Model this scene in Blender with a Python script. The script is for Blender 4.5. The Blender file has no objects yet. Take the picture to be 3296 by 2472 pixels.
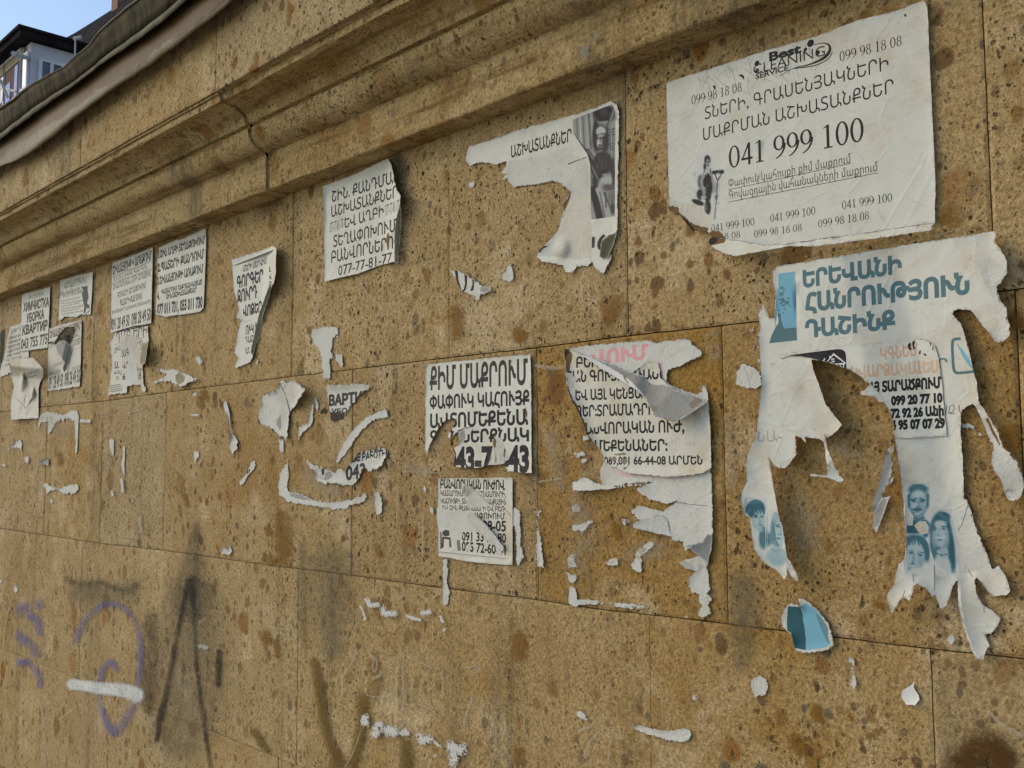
import bpy, bmesh, math, random
import numpy as np
from mathutils import Vector, Matrix, noise
from mathutils.geometry import delaunay_2d_cdt

random.seed(7)
SC = bpy.context.scene
COL = SC.collection

# ------------------------------------------------------------------ camera
# world: the stone wall face is the plane Y = 0, X runs along it, Z is up (metres)
FPX, PITCH, ROLL, YAW = 3200.0, -0.08057271, -0.00519339, 0.79959512   # measured from the joints
CAM_D, CAM_Z = 1.27, 1.50

def _rot(p, r, y):
    cx, sx = math.cos(p), math.sin(p); cz, sz = math.cos(r), math.sin(r); cy, sy = math.cos(y), math.sin(y)
    Rx = np.array([[1, 0, 0], [0, cx, -sx], [0, sx, cx]])
    Rz = np.array([[cz, -sz, 0], [sz, cz, 0], [0, 0, 1]])
    Ry = np.array([[cy, 0, sy], [0, 1, 0], [-sy, 0, cy]])
    return Rz @ Rx @ Ry
MC = _rot(PITCH, ROLL, YAW)
CAMP = np.array([0, -CAM_D, CAM_Z])

def ray(px, py):
    w = MC.T @ np.array([px - 1648.0, py - 1236.0, FPX])
    return np.array([w[0], w[2], -w[1]])
def on_y(px, py, y=0.0):
    w = ray(px, py); return CAMP + w * ((y + CAM_D) / w[1])
def on_x(px, py, x):
    w = ray(px, py); return CAMP + w * (x / w[0])
K = 0.37251
def tile(c, r, x, y): return (824 * c + x * K, 618 * r + y * K)

cam = bpy.data.cameras.new("camera"); camo = bpy.data.objects.new("camera", cam); COL.objects.link(camo)
cam.sensor_width = 36.0; cam.lens = 36.0 * FPX / 3296.0
cam.clip_start = 0.02; cam.clip_end = 2000
right = Vector((MC[0][0], MC[0][2], -MC[0][1])); down = Vector((MC[1][0], MC[1][2], -MC[1][1])); fwd = Vector((MC[2][0], MC[2][2], -MC[2][1]))
m4 = Matrix((right, -down, -fwd)).transposed().to_4x4(); m4.translation = Vector(CAMP)
camo.matrix_world = m4
SC.camera = camo

# ------------------------------------------------------------------ sky, sun, exposure
SUN_EL, SUN_AZ = math.radians(31), math.radians(236)     # azimuth clockwise from +Y; light falls from the open street on the left
world = bpy.data.worlds.new("World"); SC.world = world; world.use_nodes = True
wn = world.node_tree
sky = wn.nodes.new('ShaderNodeTexSky'); sky.sky_type = 'NISHITA'; sky.sun_disc = False
sky.sun_elevation = SUN_EL; sky.sun_rotation = SUN_AZ
bg = wn.nodes['Background']; bg.inputs[1].default_value = 0.15; sky.dust_density = 0.8; sky.ozone_density = 0.8
wn.links.new(sky.outputs[0], bg.inputs[0])
sun = bpy.data.lights.new("sun", 'SUN'); sun.energy = 1.3; sun.angle = math.radians(38); sun.color = (1.0, 0.83, 0.61)
suno = bpy.data.objects.new("sun", sun); COL.objects.link(suno)
sd = Vector((math.sin(SUN_AZ) * math.cos(SUN_EL), math.cos(SUN_AZ) * math.cos(SUN_EL), math.sin(SUN_EL)))
suno.rotation_euler = sd.to_track_quat('Z', 'Y').to_euler()
SC.view_settings.view_transform = 'Standard'; SC.view_settings.look = 'None'
SC.view_settings.exposure = 0.40; SC.view_settings.gamma = 1.0

# ------------------------------------------------------------------ material helpers
class NT:
    def __init__(self, name):
        self.m = bpy.data.materials.new(name); self.m.use_nodes = True
        self.t = self.m.node_tree; self.b = self.t.nodes['Principled BSDF']
    def n(self, kind, **kw):
        nd = self.t.nodes.new(kind)
        for k, v in kw.items(): setattr(nd, k, v)
        return nd
    def L(self, a, b): self.t.links.new(a, b)
    def set(self, inp, v):
        if hasattr(v, 'is_linked') or isinstance(v, bpy.types.NodeSocket): self.L(v, inp)
        else: inp.default_value = v
    def math(self, op, a, b=0.0, c=None, clamp=False):
        nd = self.n('ShaderNodeMath', operation=op, use_clamp=clamp)
        self.set(nd.inputs[0], a); self.set(nd.inputs[1], b)
        if c is not None: self.set(nd.inputs[2], c)
        return nd.outputs[0]
    def vmath(self, op, a, b):
        nd = self.n('ShaderNodeVectorMath', operation=op); self.set(nd.inputs[0], a); self.set(nd.inputs[1], b)
        return nd.outputs[0]
    def mix(self, f, a, b, mode='MIX'):
        nd = self.n('ShaderNodeMix', data_type='RGBA', blend_type=mode); nd.clamp_factor = True
        self.set(nd.inputs[0], f)
        for i, v in ((6, a), (7, b)):
            if isinstance(v, tuple): v = (*v, 1.0) if len(v) == 3 else v
            self.set(nd.inputs[i], v)
        return nd.outputs[2]
    def step(self, v, lo, hi, o0=0.0, o1=1.0):
        nd = self.n('ShaderNodeMapRange', interpolation_type='SMOOTHSTEP'); self.set(nd.inputs[0], v)
        for i, x in ((1, lo), (2, hi), (3, o0), (4, o1)): self.set(nd.inputs[i], x)
        return nd.outputs[0]
    def noise(self, vec, scale, detail=3.0, rough=0.55, dist=0.0, out=0):
        nd = self.n('ShaderNodeTexNoise'); self.L(vec, nd.inputs['Vector'])
        nd.inputs['Scale'].default_value = scale; nd.inputs['Detail'].default_value = detail
        nd.inputs['Roughness'].default_value = rough; nd.inputs['Distortion'].default_value = dist
        return nd.outputs[out]
    def voro(self, vec, scale, feature='F1', rnd=1.0):
        nd = self.n('ShaderNodeTexVoronoi', feature=feature); self.L(vec, nd.inputs['Vector'])
        nd.inputs['Scale'].default_value = scale; nd.inputs['Randomness'].default_value = rnd
        return nd
    def scale(self, vec, s):
        return self.vmath('MULTIPLY', vec, s)
    def pos(self): return self.n('ShaderNodeNewGeometry').outputs['Position']
    def bump(self, h, strength, dist, prev=None):
        nd = self.n('ShaderNodeBump'); nd.inputs['Strength'].default_value = strength; nd.inputs['Distance'].default_value = dist
        self.L(h, nd.inputs['Height'])
        if prev is not None: self.L(prev, nd.inputs['Normal'])
        return nd.outputs[0]
    def done(self, col=None, rough=0.9, normal=None, spec=0.25):
        if col is not None:
            self.set(self.b.inputs['Base Color'], (*col, 1.0) if isinstance(col, tuple) and len(col) == 3 else col)
        self.set(self.b.inputs['Roughness'], rough)
        self.b.inputs['Specular IOR Level'].default_value = spec
        if normal is not None: self.L(normal, self.b.inputs['Normal'])
        return self.m

def stone_material(name, tan_a, tan_b, brown, grime_amt=1.0, clast=1.0, bands=False):
    N = NT(name)
    geo = N.n('ShaderNodeNewGeometry'); P = geo.outputs['Position']; rnd = geo.outputs['Random Per Island']
    off = N.n('ShaderNodeCombineXYZ'); N.L(N.math('MULTIPLY', rnd, 37.0), off.inputs[0]); N.L(N.math('MULTIPLY', rnd, 61.0), off.inputs[2])
    Q = N.vmath('ADD', P, off.outputs[0])
    warp = N.n('ShaderNodeTexNoise'); N.L(Q, warp.inputs['Vector']); warp.inputs['Scale'].default_value = 32; warp.inputs['Detail'].default_value = 3
    W = N.vmath('ADD', Q, N.scale(N.vmath('SUBTRACT', warp.outputs['Color'], (0.5, 0.5, 0.5)), (0.020, 0.020, 0.020)))
    W = N.vmath('MULTIPLY', W, (1.0, 1.0, 0.85))
    big = N.noise(Q, 2.6, 5, 0.6)
    mid = N.noise(Q, 11.0, 6, 0.62)
    fine = N.noise(Q, 170.0, 5, 0.7)
    grain = N.noise(Q, 620.0, 2, 0.5)
    col = N.mix(N.step(mid, 0.32, 0.70), tan_a, tan_b)
    # each block has its own tint
    tint = N.n('ShaderNodeAttribute', attribute_name='tint').outputs['Fac']
    bt = N.math('ADD', N.math('MULTIPLY', N.step(mid, 0.25, 0.75, 0.65, 1.0), tint), N.step(big, 0.53, 0.70, 0.0, 0.75), clamp=True)
    col = N.mix(bt, col, brown)
    pale = N.noise(N.vmath('ADD', Q, (5.0, 2.0, 9.0)), 5.0, 6, 0.65)
    col = N.mix(N.step(pale, 0.52, 0.68, 0.0, 0.8), col, (tan_b[0] * 1.18, tan_b[1] * 1.22, tan_b[2] * 1.40))
    rust = N.noise(N.vmath('MULTIPLY', N.vmath('ADD', Q, (1.0, 7.0, 3.0)), (1.0, 1.0, 0.6)), 7.0, 5, 0.7)
    col = N.mix(N.step(rust, 0.60 - 0.05 * (grime_amt - 1), 0.68, 0.0, 0.85), col, (0.235, 0.105, 0.012))
    fr = lambda k: N.math('FRACT', N.math('MULTIPLY', rnd, k))
    col = N.mix(N.math('MULTIPLY', fr(5.3), 0.55), col, (tan_b[0] * .80, tan_b[1] * .84, tan_b[2] * .98))
    h = None
    dens0 = N.step(N.noise(N.vmath('ADD', Q, (2.0, 4.0, 6.0)), 3.2, 2), 0.30, 0.56, 0.40, 1.0)
    dens0 = N.math('MULTIPLY', dens0, N.math('ADD', 0.75, N.math('MULTIPLY', fr(3.17), 0.5)))
    # pumice lumps of several sizes
    for sc, rmin, rmax, thr, ca, cb, amt in ((13.0, 0.12, 0.40, 0.66, (0.33, 0.150, 0.028), (0.20, 0.100, 0.030), 0.88),
                                             (30.0, 0.14, 0.42, 0.40, (0.28, 0.145, 0.045), (0.15, 0.085, 0.033), 0.80),
                                             (58.0, 0.12, 0.42, 0.35, (0.24, 0.130, 0.050), (0.13, 0.080, 0.040), 0.78)):
        v = N.voro(W, sc); sep = N.n('ShaderNodeSeparateColor'); N.L(v.outputs['Color'], sep.inputs[0])
        rad = N.step(sep.outputs[0], thr, 1.0, 0.0, rmax)
        edge = N.math('SUBTRACT', rad, v.outputs['Distance'])
        edge = N.math('ADD', edge, N.math('MULTIPLY', N.math('SUBTRACT', fine, 0.5), 0.34))
        mask = N.math('MULTIPLY', N.step(edge, -0.03, 0.08), dens0)
        cc = N.mix(sep.outputs[1], ca, cb)
        if sc > 20: cc = N.mix(N.step(sep.outputs[2], 0.80, 0.9), cc, (0.15, 0.125, 0.08))
        cc = N.mix(N.step(fine, 0.45, 0.62, 0.0, 0.5), cc, (0.085, 0.05, 0.018))
        col = N.mix(N.math('MULTIPLY', mask, amt * clast), col, cc)
    # open pores
    for sc, thr, rmax, amt in ((62.0, 0.80, 0.34, 0.85), (150.0, 0.55, 0.42, 0.85), (310.0, 0.45, 0.45, 0.75)):
        v = N.voro(N.vmath('ADD', W, (3.3, 1.7, 8.1)), sc); sep = N.n('ShaderNodeSeparateColor'); N.L(v.outputs['Color'], sep.inputs[0])
        rad = N.step(sep.outputs[0], thr, 1.0, 0.0, rmax)
        dens = N.step(N.noise(Q, 4.0, 2), 0.34, 0.60, 0.30, 1.0)
        dens = N.math('MULTIPLY', dens, N.math('ADD', 0.62, N.math('MULTIPLY', fr(7.31), 0.6)))
        e2 = N.math('ADD', N.math('SUBTRACT', rad, v.outputs['Distance']), N.math('MULTIPLY', N.math('SUBTRACT', fine, 0.5), 0.3))
        mask = N.math('MULTIPLY', N.step(e2, -0.03, 0.12), dens)
        col = N.mix(N.math('MULTIPLY', mask, amt), col, (0.036, 0.024, 0.010))
        if sc < 300: h = N.math('MULTIPLY', mask, -1.0) if h is None else N.math('SUBTRACT', h, mask)
    if bands:        # rain-washed dirt lying along the mouldings
        bn = N.noise(N.vmath('MULTIPLY', P, (1.6, 22.0, 26.0)), 1.0, 5, 0.65)
        col = N.mix(N.step(bn, 0.50, 0.70, 0.0, 0.75), col, (0.135, 0.070, 0.016))
        bm = N.noise(N.vmath('MULTIPLY', N.vmath('ADD', P, (3.0, 0.0, 5.0)), (3.0, 14.0, 14.0)), 1.0, 6, 0.75)
        col = N.mix(N.step(bm, 0.58, 0.74, 0.0, 0.8), col, (0.050, 0.044, 0.024))
    # soot and run-off streaks, stretched down the wall
    st = N.noise(N.vmath('MULTIPLY', P, (7.0, 7.0, 0.55)), 1.0, 6, 0.7)
    col = N.mix(N.step(st, 0.52, 0.78, 0.0, 0.7 * min(1.4, grime_amt)), col, (0.085, 0.075, 0.045))
    sp = N.noise(P, 55.0, 4, 0.75)
    col = N.mix(N.step(sp, 0.58, 0.72, 0.0, min(1.0, 0.7 * grime_amt)), col, (0.07, 0.055, 0.028))
    col = N.mix(1.0, col, N.mix(N.step(fine, 0.25, 0.75), (0.58, 0.57, 0.53), (1.34, 1.34, 1.36)), 'MULTIPLY')
    col = N.mix(1.0, col, N.mix(N.step(grain, 0.3, 0.7), (0.78, 0.78, 0.78), (1.18, 1.18, 1.18)), 'MULTIPLY')
    h = N.math('ADD', h, N.math('MULTIPLY', fine, 1.0)); h = N.math('ADD', h, N.math('MULTIPLY', grain, 0.25))
    nb = N.bump(h, 1.0, 0.0026)
    return N.done(col, 0.93, nb, 0.15)

STONE = stone_material("tuff_stone", (0.368, 0.249, 0.100), (0.476, 0.345, 0.170), (0.300, 0.162, 0.028))
STONE_C = stone_material("tuff_cornice_stone", (0.375, 0.250, 0.095), (0.470, 0.330, 0.145), (0.235, 0.112, 0.022), 2.0, 0.9, True)

def flat_noise_material(name, a, b, scale, rough=0.85, bump=0.0, bscale=None, spec=0.25, metal=0.0, stretch=(1, 1, 1)):
    N = NT(name); P = N.vmath('MULTIPLY', N.pos(), stretch)
    f = N.noise(P, scale, 5, 0.65)
    col = N.mix(N.step(f, 0.32, 0.68), a, b)
    nb = N.bump(N.noise(P, bscale or scale * 4, 4, 0.6), 0.6, bump) if bump else None
    N.b.inputs['Metallic'].default_value = metal
    return N.done(col, rough, nb, spec)

MORTAR = flat_noise_material("joint_dirt", (0.045, 0.033, 0.018), (0.11, 0.08, 0.045), 40)

def paper_material(name, base, stain, dirt=0.5, stain_amt=0.6, crease=0.5, fibre=0.3, seed=0.0, feather=0.0):
    N = NT(name); P = N.vmath('ADD', N.pos(), (seed, seed * 0.7, seed * 1.3))
    a = N.noise(P, 9.0, 5, 0.65)
    col = N.mix(N.step(a, 0.46, 0.74, 0.0, stain_amt), base, stain)
    rn = N.noise(P, 26.0, 3, 0.5, 1.2)                      # tide marks of dried water
    ring = N.step(N.math('ABSOLUTE', N.math('SUBTRACT', rn, 0.56)), 0.0, 0.018, 1.0, 0.0)
    col = N.mix(N.math('MULTIPLY', ring, 0.30 * stain_amt), col, (stain[0] * .75, stain[1] * .68, stain[2] * .55))
    d = N.noise(P, 60.0, 6, 0.75)
    col = N.mix(N.step(d, 0.60, 0.76, 0.0, dirt), col, (0.16, 0.145, 0.115))
    g = N.noise(P, 480.0, 3, 0.6)
    col = N.mix(1.0, col, N.mix(g, (0.93, 0.93, 0.93), (1.05, 1.05, 1.05)), 'MULTIPLY')
    bd = N.n('ShaderNodeAttribute', attribute_name='rim').outputs['Fac']
    fz = N.noise(P, 210.0, 5, 0.75)
    rim = N.step(N.math('ADD', bd, N.math('MULTIPLY', N.math('SUBTRACT', fz, 0.5), 9.0)), 0.3, 2.6, 1.0, 0.0)
    col = N.mix(N.math('MULTIPLY', rim, 0.75), col, N.mix(N.step(d, 0.40, 0.60), (0.63, 0.63, 0.59), (0.30, 0.27, 0.21)))
    v = N.voro(P, 14.0, 'DISTANCE_TO_EDGE')
    cr = N.step(v.outputs['Distance'], 0.0, 0.05, 1.0, 0.0)
    nb = N.bump(cr, 0.25 * crease, 0.0012)
    nb = N.bump(N.noise(P, 34.0, 4, 0.55), 0.30 * crease, 0.004, nb)
    if fibre > 0.5: nb = N.bump(N.noise(P, 130.0, 4, 0.65, 0.8), 0.55, 0.0025, nb)
    nb = N.bump(N.noise(P, 300.0, 4, 0.6), fibre, 0.0006, nb)
    N.done(col, 0.88, nb, 0.2)
    if feather:
        al = N.step(N.math('ADD', bd, N.math('MULTIPLY', N.math('SUBTRACT', fz, 0.5), feather)), 0.15, 0.75)
        hole = N.step(N.math('ADD', N.noise(P, 75.0, 5, 0.75), N.math('MULTIPLY', N.step(bd, 0.0, 6.0), 0.25)), 0.40, 0.46)
        tr = N.n('ShaderNodeBsdfTransparent'); mx = N.n('ShaderNodeMixShader'); N.L(N.math('MULTIPLY', al, hole), mx.inputs[0])
        N.L(tr.outputs[0], mx.inputs[1]); N.L(N.b.outputs[0], mx.inputs[2]); N.L(mx.outputs[0], N.t.nodes['Material Output'].inputs['Surface'])
    return N.m

PAPER = paper_material("white_print_paper", (0.60, 0.595, 0.515), (0.49, 0.44, 0.325), 0.45, 0.65, 0.8)
PAPER_A = paper_material("aged_print_paper", (0.58, 0.56, 0.47), (0.44, 0.35, 0.20), 0.45, 0.75, 0.8, 0.3, 4.0)
PAPER_B = paper_material("coated_poster_paper", (0.575, 0.57, 0.495), (0.48, 0.41, 0.29), 0.45, 0.85, 1.0, 0.2, 8.0)
PULP = paper_material("torn_paper_pulp", (0.54, 0.535, 0.475), (0.42, 0.385, 0.30), 0.95, 0.8, 0.7, 0.62, 2.0, 8.0)
PULP_Y = paper_material("yellowed_paper_pulp", (0.56, 0.53, 0.43), (0.45, 0.36, 0.21), 0.5, 0.8, 1.0, 1.0, 6.0, 4.0)
BACK = paper_material("grey_paper_back", (0.30, 0.295, 0.265), (0.21, 0.195, 0.16), 0.6, 0.7, 0.8, 0.6, 3.0)
BACK_O = paper_material("stained_paper_back", (0.235, 0.22, 0.135), (0.165, 0.14, 0.075), 0.6, 0.7, 0.8, 0.6, 5.0)

def ink_material(name, col, wear=0.07, paper=(0.52, 0.51, 0.46), rough=0.7):
    N = NT(name); P = N.pos()
    w = N.noise(P, 260.0, 4, 0.7); w2 = N.noise(P, 24.0, 4, 0.6)
    f = N.math('ADD', N.step(w, 0.62, 0.72, 0.0, wear * 2.2), N.step(w2, 0.60, 0.75, 0.0, wear), clamp=True)
    return N.done(N.mix(f, col, paper), rough, None, 0.25)

INK = ink_material("black_ink", (0.012, 0.011, 0.013))
INK_S = ink_material("small_black_ink", (0.05, 0.05, 0.05), 0.12)
INK_W = ink_material("worn_black_ink", (0.028, 0.026, 0.024), 0.28)
def photo_material(name, stops):
    N = NT(name); P = N.pos()
    t = N.n('ShaderNodeAttribute', attribute_name='tone').outputs['Fac']
    t = N.math('ADD', t, N.math('MULTIPLY', N.math('SUBTRACT', N.noise(P, 420.0, 3, 0.7), 0.5), 0.22))
    r = N.n('ShaderNodeValToRGB'); N.L(t, r.inputs[0]); el = r.color_ramp.elements
    while len(el) < len(stops): el.new(0.5)
    for e, (p, c) in zip(el, stops): e.position = p; e.color = (*c, 1)
    w = N.noise(P, 60.0, 5, 0.75)
    return N.done(N.mix(N.step(w, 0.62, 0.74, 0.0, 0.5), r.outputs[0], stops[-1][1]), 0.75, None, 0.25)
TEAL_PHOTO = photo_material("teal_portrait_print", [(0.0, (0.018, 0.070, 0.085)), (0.35, (0.075, 0.175, 0.205)), (0.70, (0.30, 0.40, 0.40)), (1.0, (0.54, 0.54, 0.485))])
GREY_PHOTO = photo_material("grey_photo_print", [(0.0, (0.012, 0.012, 0.011)), (0.35, (0.065, 0.065, 0.06)), (0.70, (0.25, 0.25, 0.23)), (1.0, (0.53, 0.53, 0.485))])
PHD = ink_material("photo_black", (0.028, 0.027, 0.025), 0.34, (0.22, 0.21, 0.19))
PHM = ink_material("photo_grey", (0.12, 0.12, 0.11), 0.40, (0.36, 0.35, 0.32))
PHL = ink_material("photo_light_grey", (0.33, 0.33, 0.30), 0.40, (0.13, 0.13, 0.12))
TEAL = ink_material("grey_teal_ink", (0.075, 0.150, 0.165), 0.05)
TEAL_L = ink_material("light_blue_ink", (0.155, 0.355, 0.44), 0.06)
TEAL_D = ink_material("dark_teal_ink", (0.020, 0.085, 0.100), 0.06)
TEAL_P = ink_material("pale_teal_ink", (0.34, 0.46, 0.46), 0.05)
TEAL_S = ink_material("shaded_teal_ink", (0.23, 0.345, 0.355), 0.06)
TEAL_M = ink_material("mid_teal_ink", (0.105, 0.215, 0.25), 0.08)
SKIN_P = ink_material("pale_portrait_ink", (0.48, 0.53, 0.49), 0.05)
ORANGE = ink_material("faded_orange_ink", (0.56, 0.37, 0.235), 0.5)
PINK = ink_material("pink_ink", (0.60, 0.29, 0.29), 0.5)
PINK_L = ink_material("pale_pink_ink", (0.56, 0.40, 0.38), 0.4)
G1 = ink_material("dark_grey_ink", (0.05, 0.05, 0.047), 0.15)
G2 = ink_material("mid_grey_ink", (0.15, 0.15, 0.14), 0.25)
G3 = ink_material("light_grey_ink", (0.33, 0.33, 0.305), 0.15)
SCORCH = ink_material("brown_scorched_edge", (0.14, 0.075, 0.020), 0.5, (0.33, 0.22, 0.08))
SCORCH_D = ink_material("charred_edge", (0.02, 0.014, 0.008), 0.35, (0.12, 0.07, 0.025))
STAIN = ink_material("brown_grey_stain", (0.22, 0.18, 0.115), 0.55, (0.40, 0.37, 0.29))
SHADE_W = ink_material("bare_white_paper", (0.62, 0.61, 0.565), 0.1, (0.5, 0.48, 0.42))

# ------------------------------------------------------------------ object helpers
def tag(o, label=None, cat=None, group=None, kind=None):
    if label: o['label'] = label
    if cat: o['category'] = cat
    if group: o['group'] = group
    if kind: o['kind'] = kind
    return o
def empty(name, loc):
    o = bpy.data.objects.new(name, None); o.empty_display_size = 0.1; o.location = loc; COL.objects.link(o); return o
def mesh_obj(name, verts, faces, mat, parent=None, smooth=True, origin=None):
    """one mesh object; verts are world coordinates"""
    if origin is None:
        origin = Vector(parent.location) if parent is not None else Vector(verts[0])
    me = bpy.data.meshes.new(name)
    me.from_pydata([(v[0] - origin[0], v[1] - origin[1], v[2] - origin[2]) for v in verts], [], faces)
    me.materials.append(mat)
    if smooth: me.polygons.foreach_set('use_smooth', [True] * len(me.polygons))
    if len(verts[0]) > 3:
        A = me.attributes.new('rim', 'FLOAT', 'POINT'); A.data.foreach_set('value', [v[3] for v in verts])
    me.update()
    o = bpy.data.objects.new(name, me); COL.objects.link(o)
    if parent is not None:
        o.parent = parent
        g = parent
        if parent.parent is not None: pass
    else: o.location = origin
    return o
def box_faces(i0): return [[i0 + a for a in f] for f in ((0, 3, 2, 1), (4, 5, 6, 7), (0, 1, 5, 4), (1, 2, 6, 5), (2, 3, 7, 6), (3, 0, 4, 7))]
class MB:
    def __init__(self): self.v = []; self.f = []
    def box(self, x0, x1, y0, y1, z0, z1):
        i = len(self.v)
        self.v += [(x0, y0, z0), (x1, y0, z0), (x1, y1, z0), (x0, y1, z0), (x0, y0, z1), (x1, y0, z1), (x1, y1, z1), (x0, y1, z1)]
        self.f += box_faces(i)
    def hexa(self, pts):
        i = len(self.v); self.v += [tuple(p) for p in pts]; self.f += box_faces(i)
    def bar(self, a, b, r, n=6):
        a, b = Vector(a), Vector(b); d = (b - a).normalized()
        u = d.orthogonal().normalized(); w = d.cross(u); i = len(self.v)
        for p in (a, b):
            for k in range(n):
                t = 2 * math.pi * k / n; self.v.append(tuple(p + u * (r * math.cos(t)) + w * (r * math.sin(t))))
        for k in range(n): self.f.append([i + k, i + (k + 1) % n, i + n + (k + 1) % n, i + n + k])
        self.f.append([i + k for k in range(n)][::-1]); self.f.append([i + n + k for k in range(n)])
    def build(self, name, mat, parent=None, smooth=False, origin=None): return mesh_obj(name, self.v, self.f, mat, parent, smooth, origin)
def nz(x, y, z, s=1.0): return noise.noise(Vector((x * s, y * s, z * s)))

# ------------------------------------------------------------------ ground
GROUND = flat_noise_material("pavement_concrete", (0.33, 0.30, 0.25), (0.42, 0.39, 0.33), 6.0, 0.9, 0.002, 60)
mb = MB(); mb.v = [(-400, -400, 0), (400, -400, 0), (400, 400, 0), (-400, 400, 0)]; mb.f = [[0, 1, 2, 3]]
tag(mb.build("ground", GROUND, origin=Vector((0, 0, 0))), kind='structure')

# ------------------------------------------------------------------ the stone wall
WALL = empty("stone_wall", (-2.0, 0.0, 0.0))
tag(WALL, "tan tuff block wall with moulded stone cornice, covered in torn flyers and old graffiti", "wall")
XL, XR = -9.0, 3.0
ZA, ZB, ZC, ZS = 1.797, 1.340, 1.000, 2.158
def jz(zs, x):    # a bed joint given at a few X
    return float(np.interp(x, [p[0] for p in zs], [p[1] for p in zs]))
def jl(pts): 
    q = sorted([(float(p[0]), float(p[2])) for p in (on_y(*a) for a in pts)]); return q
JA = jl([(126.7, 1310.5), (327.8, 1291.9), (566.2, 1258.4), (935.8, 1212.2), (1440.5, 1150.7), (1722.5, 1119), (2020.5, 1079.9), (2318.5, 1048.2), (3209.6, 938.4)])
JB = jl([(0, 1700.9), (324, 1750), (527, 1772.4), (819.5, 1813.4), (1125.7, 1852.5), (1390.2, 1889.4), (1648, 1921), (1927.4, 1962), (2149, 1986.2), (2449, 2022.4), (2680.6, 2051.4), (3012, 2092.4), (3291.5, 2122.2)])
JC = jl([(0, 2086.8), (100.6, 2126), (212.3, 2170.6), (458, 2271), (532.7, 2299.2), (640.7, 2336.4), (947, 2465)])
def xw(*t): return float(on_y(*tile(*t))[0])
ROW1 = [-8.2, -7.1, -6.2, -5.2, xw(0, 1, 812, 1000), xw(0, 1, 1522, 1200), xw(1, 1, 308, 900), xw(1, 1, 1662, 900), xw(2, 1, 990, 500), xw(3, 0, 1880, 800), 0.45, 1.3, 2.2]
ROW2 = [-8.5, -7.4, -6.5, -5.3, xw(0, 2, 384, 900), xw(0, 2, 870, 800), xw(0, 2, 1418, 800), xw(1, 2, 820, 1000), xw(2, 2, 210, 500), xw(2, 2, 1830, 700), xw(3, 1, 2150, 1300), 0.4, 1.2, 2.1]
ROW3 = [-8.3, -7.5, -6.2, -5.2, xw(0, 2, 708, 1500), xw(1, 3, 350, 900), xw(1, 3, 1512, 800), xw(2, 3, 1190, 900), xw(3, 3, 1425, 1300), 0.2, 1.1, 2.0]
ROW4 = [-8.6, -7.2, -6.3, -5.1, -4.4, xw(0, 3, 350, 1500), -2.9, -2.1, xw(1, 3, 1000, 1659), -0.9, -0.2, 0.8, 1.7]
WV, WF, WT = [], [], []
def block(x0, x1, zlo, zhi, proud, gap=0.0010, tint=0.2, rimk=1.0, y0=0.0, back=0.10, step=0.03):
    """one dressed block: front grid with a worn arris, sides running back"""
    nx = max(2, int((x1 - x0) / step)); nzv = max(2, int((zhi((x0 + x1) / 2) - zlo((x0 + x1) / 2)) / step))
    i0 = len(WV); us = [0.0, 0.004 / (x1 - x0)] + [k / nx for k in range(1, nx)] + [1 - 0.004 / (x1 - x0), 1.0]
    hh = zhi((x0 + x1) / 2) - zlo((x0 + x1) / 2)
    vs = [0.0, 0.004 / hh] + [k / nzv for k in range(1, nzv)] + [1 - 0.004 / hh, 1.0]
    nu, nv = len(us), len(vs)
    for j, v in enumerate(vs):
        for i, u in enumerate(us):
            x = x0 + gap + (x1 - x0 - 2 * gap) * u; a, b = zlo(x) + gap, zhi(x) - gap; z = a + (b - a) * v
            rim = i in (0, nu - 1) or j in (0, nv - 1)
            w = 0.5 + 0.5 * nz(x + 3.1, z, 5.0, 16)
            y = y0 - proud
            if rim: y += rimk * (0.0010 + 0.0030 * max(0, w - .35)); x += 0.0010 * nz(x, z, 2.0, 40) * (1 if i in (0, nu - 1) else 0); z += 0.0010 * nz(x, z, 9.0, 40) * (1 if j in (0, nv - 1) else 0)
            else: y += 0.0003 * w
            WV.append((x, y, z))
    for j in range(nv - 1):
        for i in range(nu - 1): WF.append([i0 + j * nu + i, i0 + j * nu + i + 1, i0 + (j + 1) * nu + i + 1, i0 + (j + 1) * nu + i])
    ring = [i0 + i for i in range(nu)] + [i0 + j * nu + nu - 1 for j in range(1, nv)] + [i0 + (nv - 1) * nu + i for i in range(nu - 2, -1, -1)] + [i0 + j * nu for j in range(nv - 2, 0, -1)]
    k0 = len(WV)
    for q in ring: p = WV[q]; WV.append((p[0], y0 + back, p[2]))
    n = len(ring)
    WT.extend([tint] * (len(WV) - i0))
    for q in range(n): WF.append([ring[(q + 1) % n], ring[q], k0 + q, k0 + (q + 1) % n])
def course(xs, zlo, zhi, **kw):
    xs = [XL] + [x for x in xs if XL < x < XR] + [XR]
    tints = kw.pop('tints', None)
    for a, b in zip(xs[:-1], xs[1:]):
        t = float(np.interp((a + b) / 2, [q[0] for q in tints], [q[1] for q in tints])) if tints else 0.2
        block(a, b, zlo, zhi, random.uniform(-0.0022, -0.0004), tint=min(1.0, max(0.0, t + random.uniform(-.12, .12))), **kw)
fa = lambda x: jz(JA, x); fb = lambda x: jz(JB, x); fc = lambda x: jz(JC, x) if x < -2.2 else jz(JC, -2.2)
course(ROW1, fa, lambda x: ZS + 0.05, tints=[(-4, .12), (-1.5, .18), (-0.8, .30), (0, .4)])
course(ROW2, fb, fa, tints=[(-4, .12), (-2.5, .30), (-1.6, .62), (-1.1, .85), (-0.6, .95), (0, .8)])
course(ROW3, fc, fb, rimk=0.45, gap=0.0006, tints=[(-4, .12), (-2.0, .15), (-1.0, .25), (-0.6, .45), (0, .5)]); course(ROW4, lambda x: 0.40, fc, rimk=0.3, gap=0.0005, tints=[(-4, .1), (0, .3)])
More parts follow.
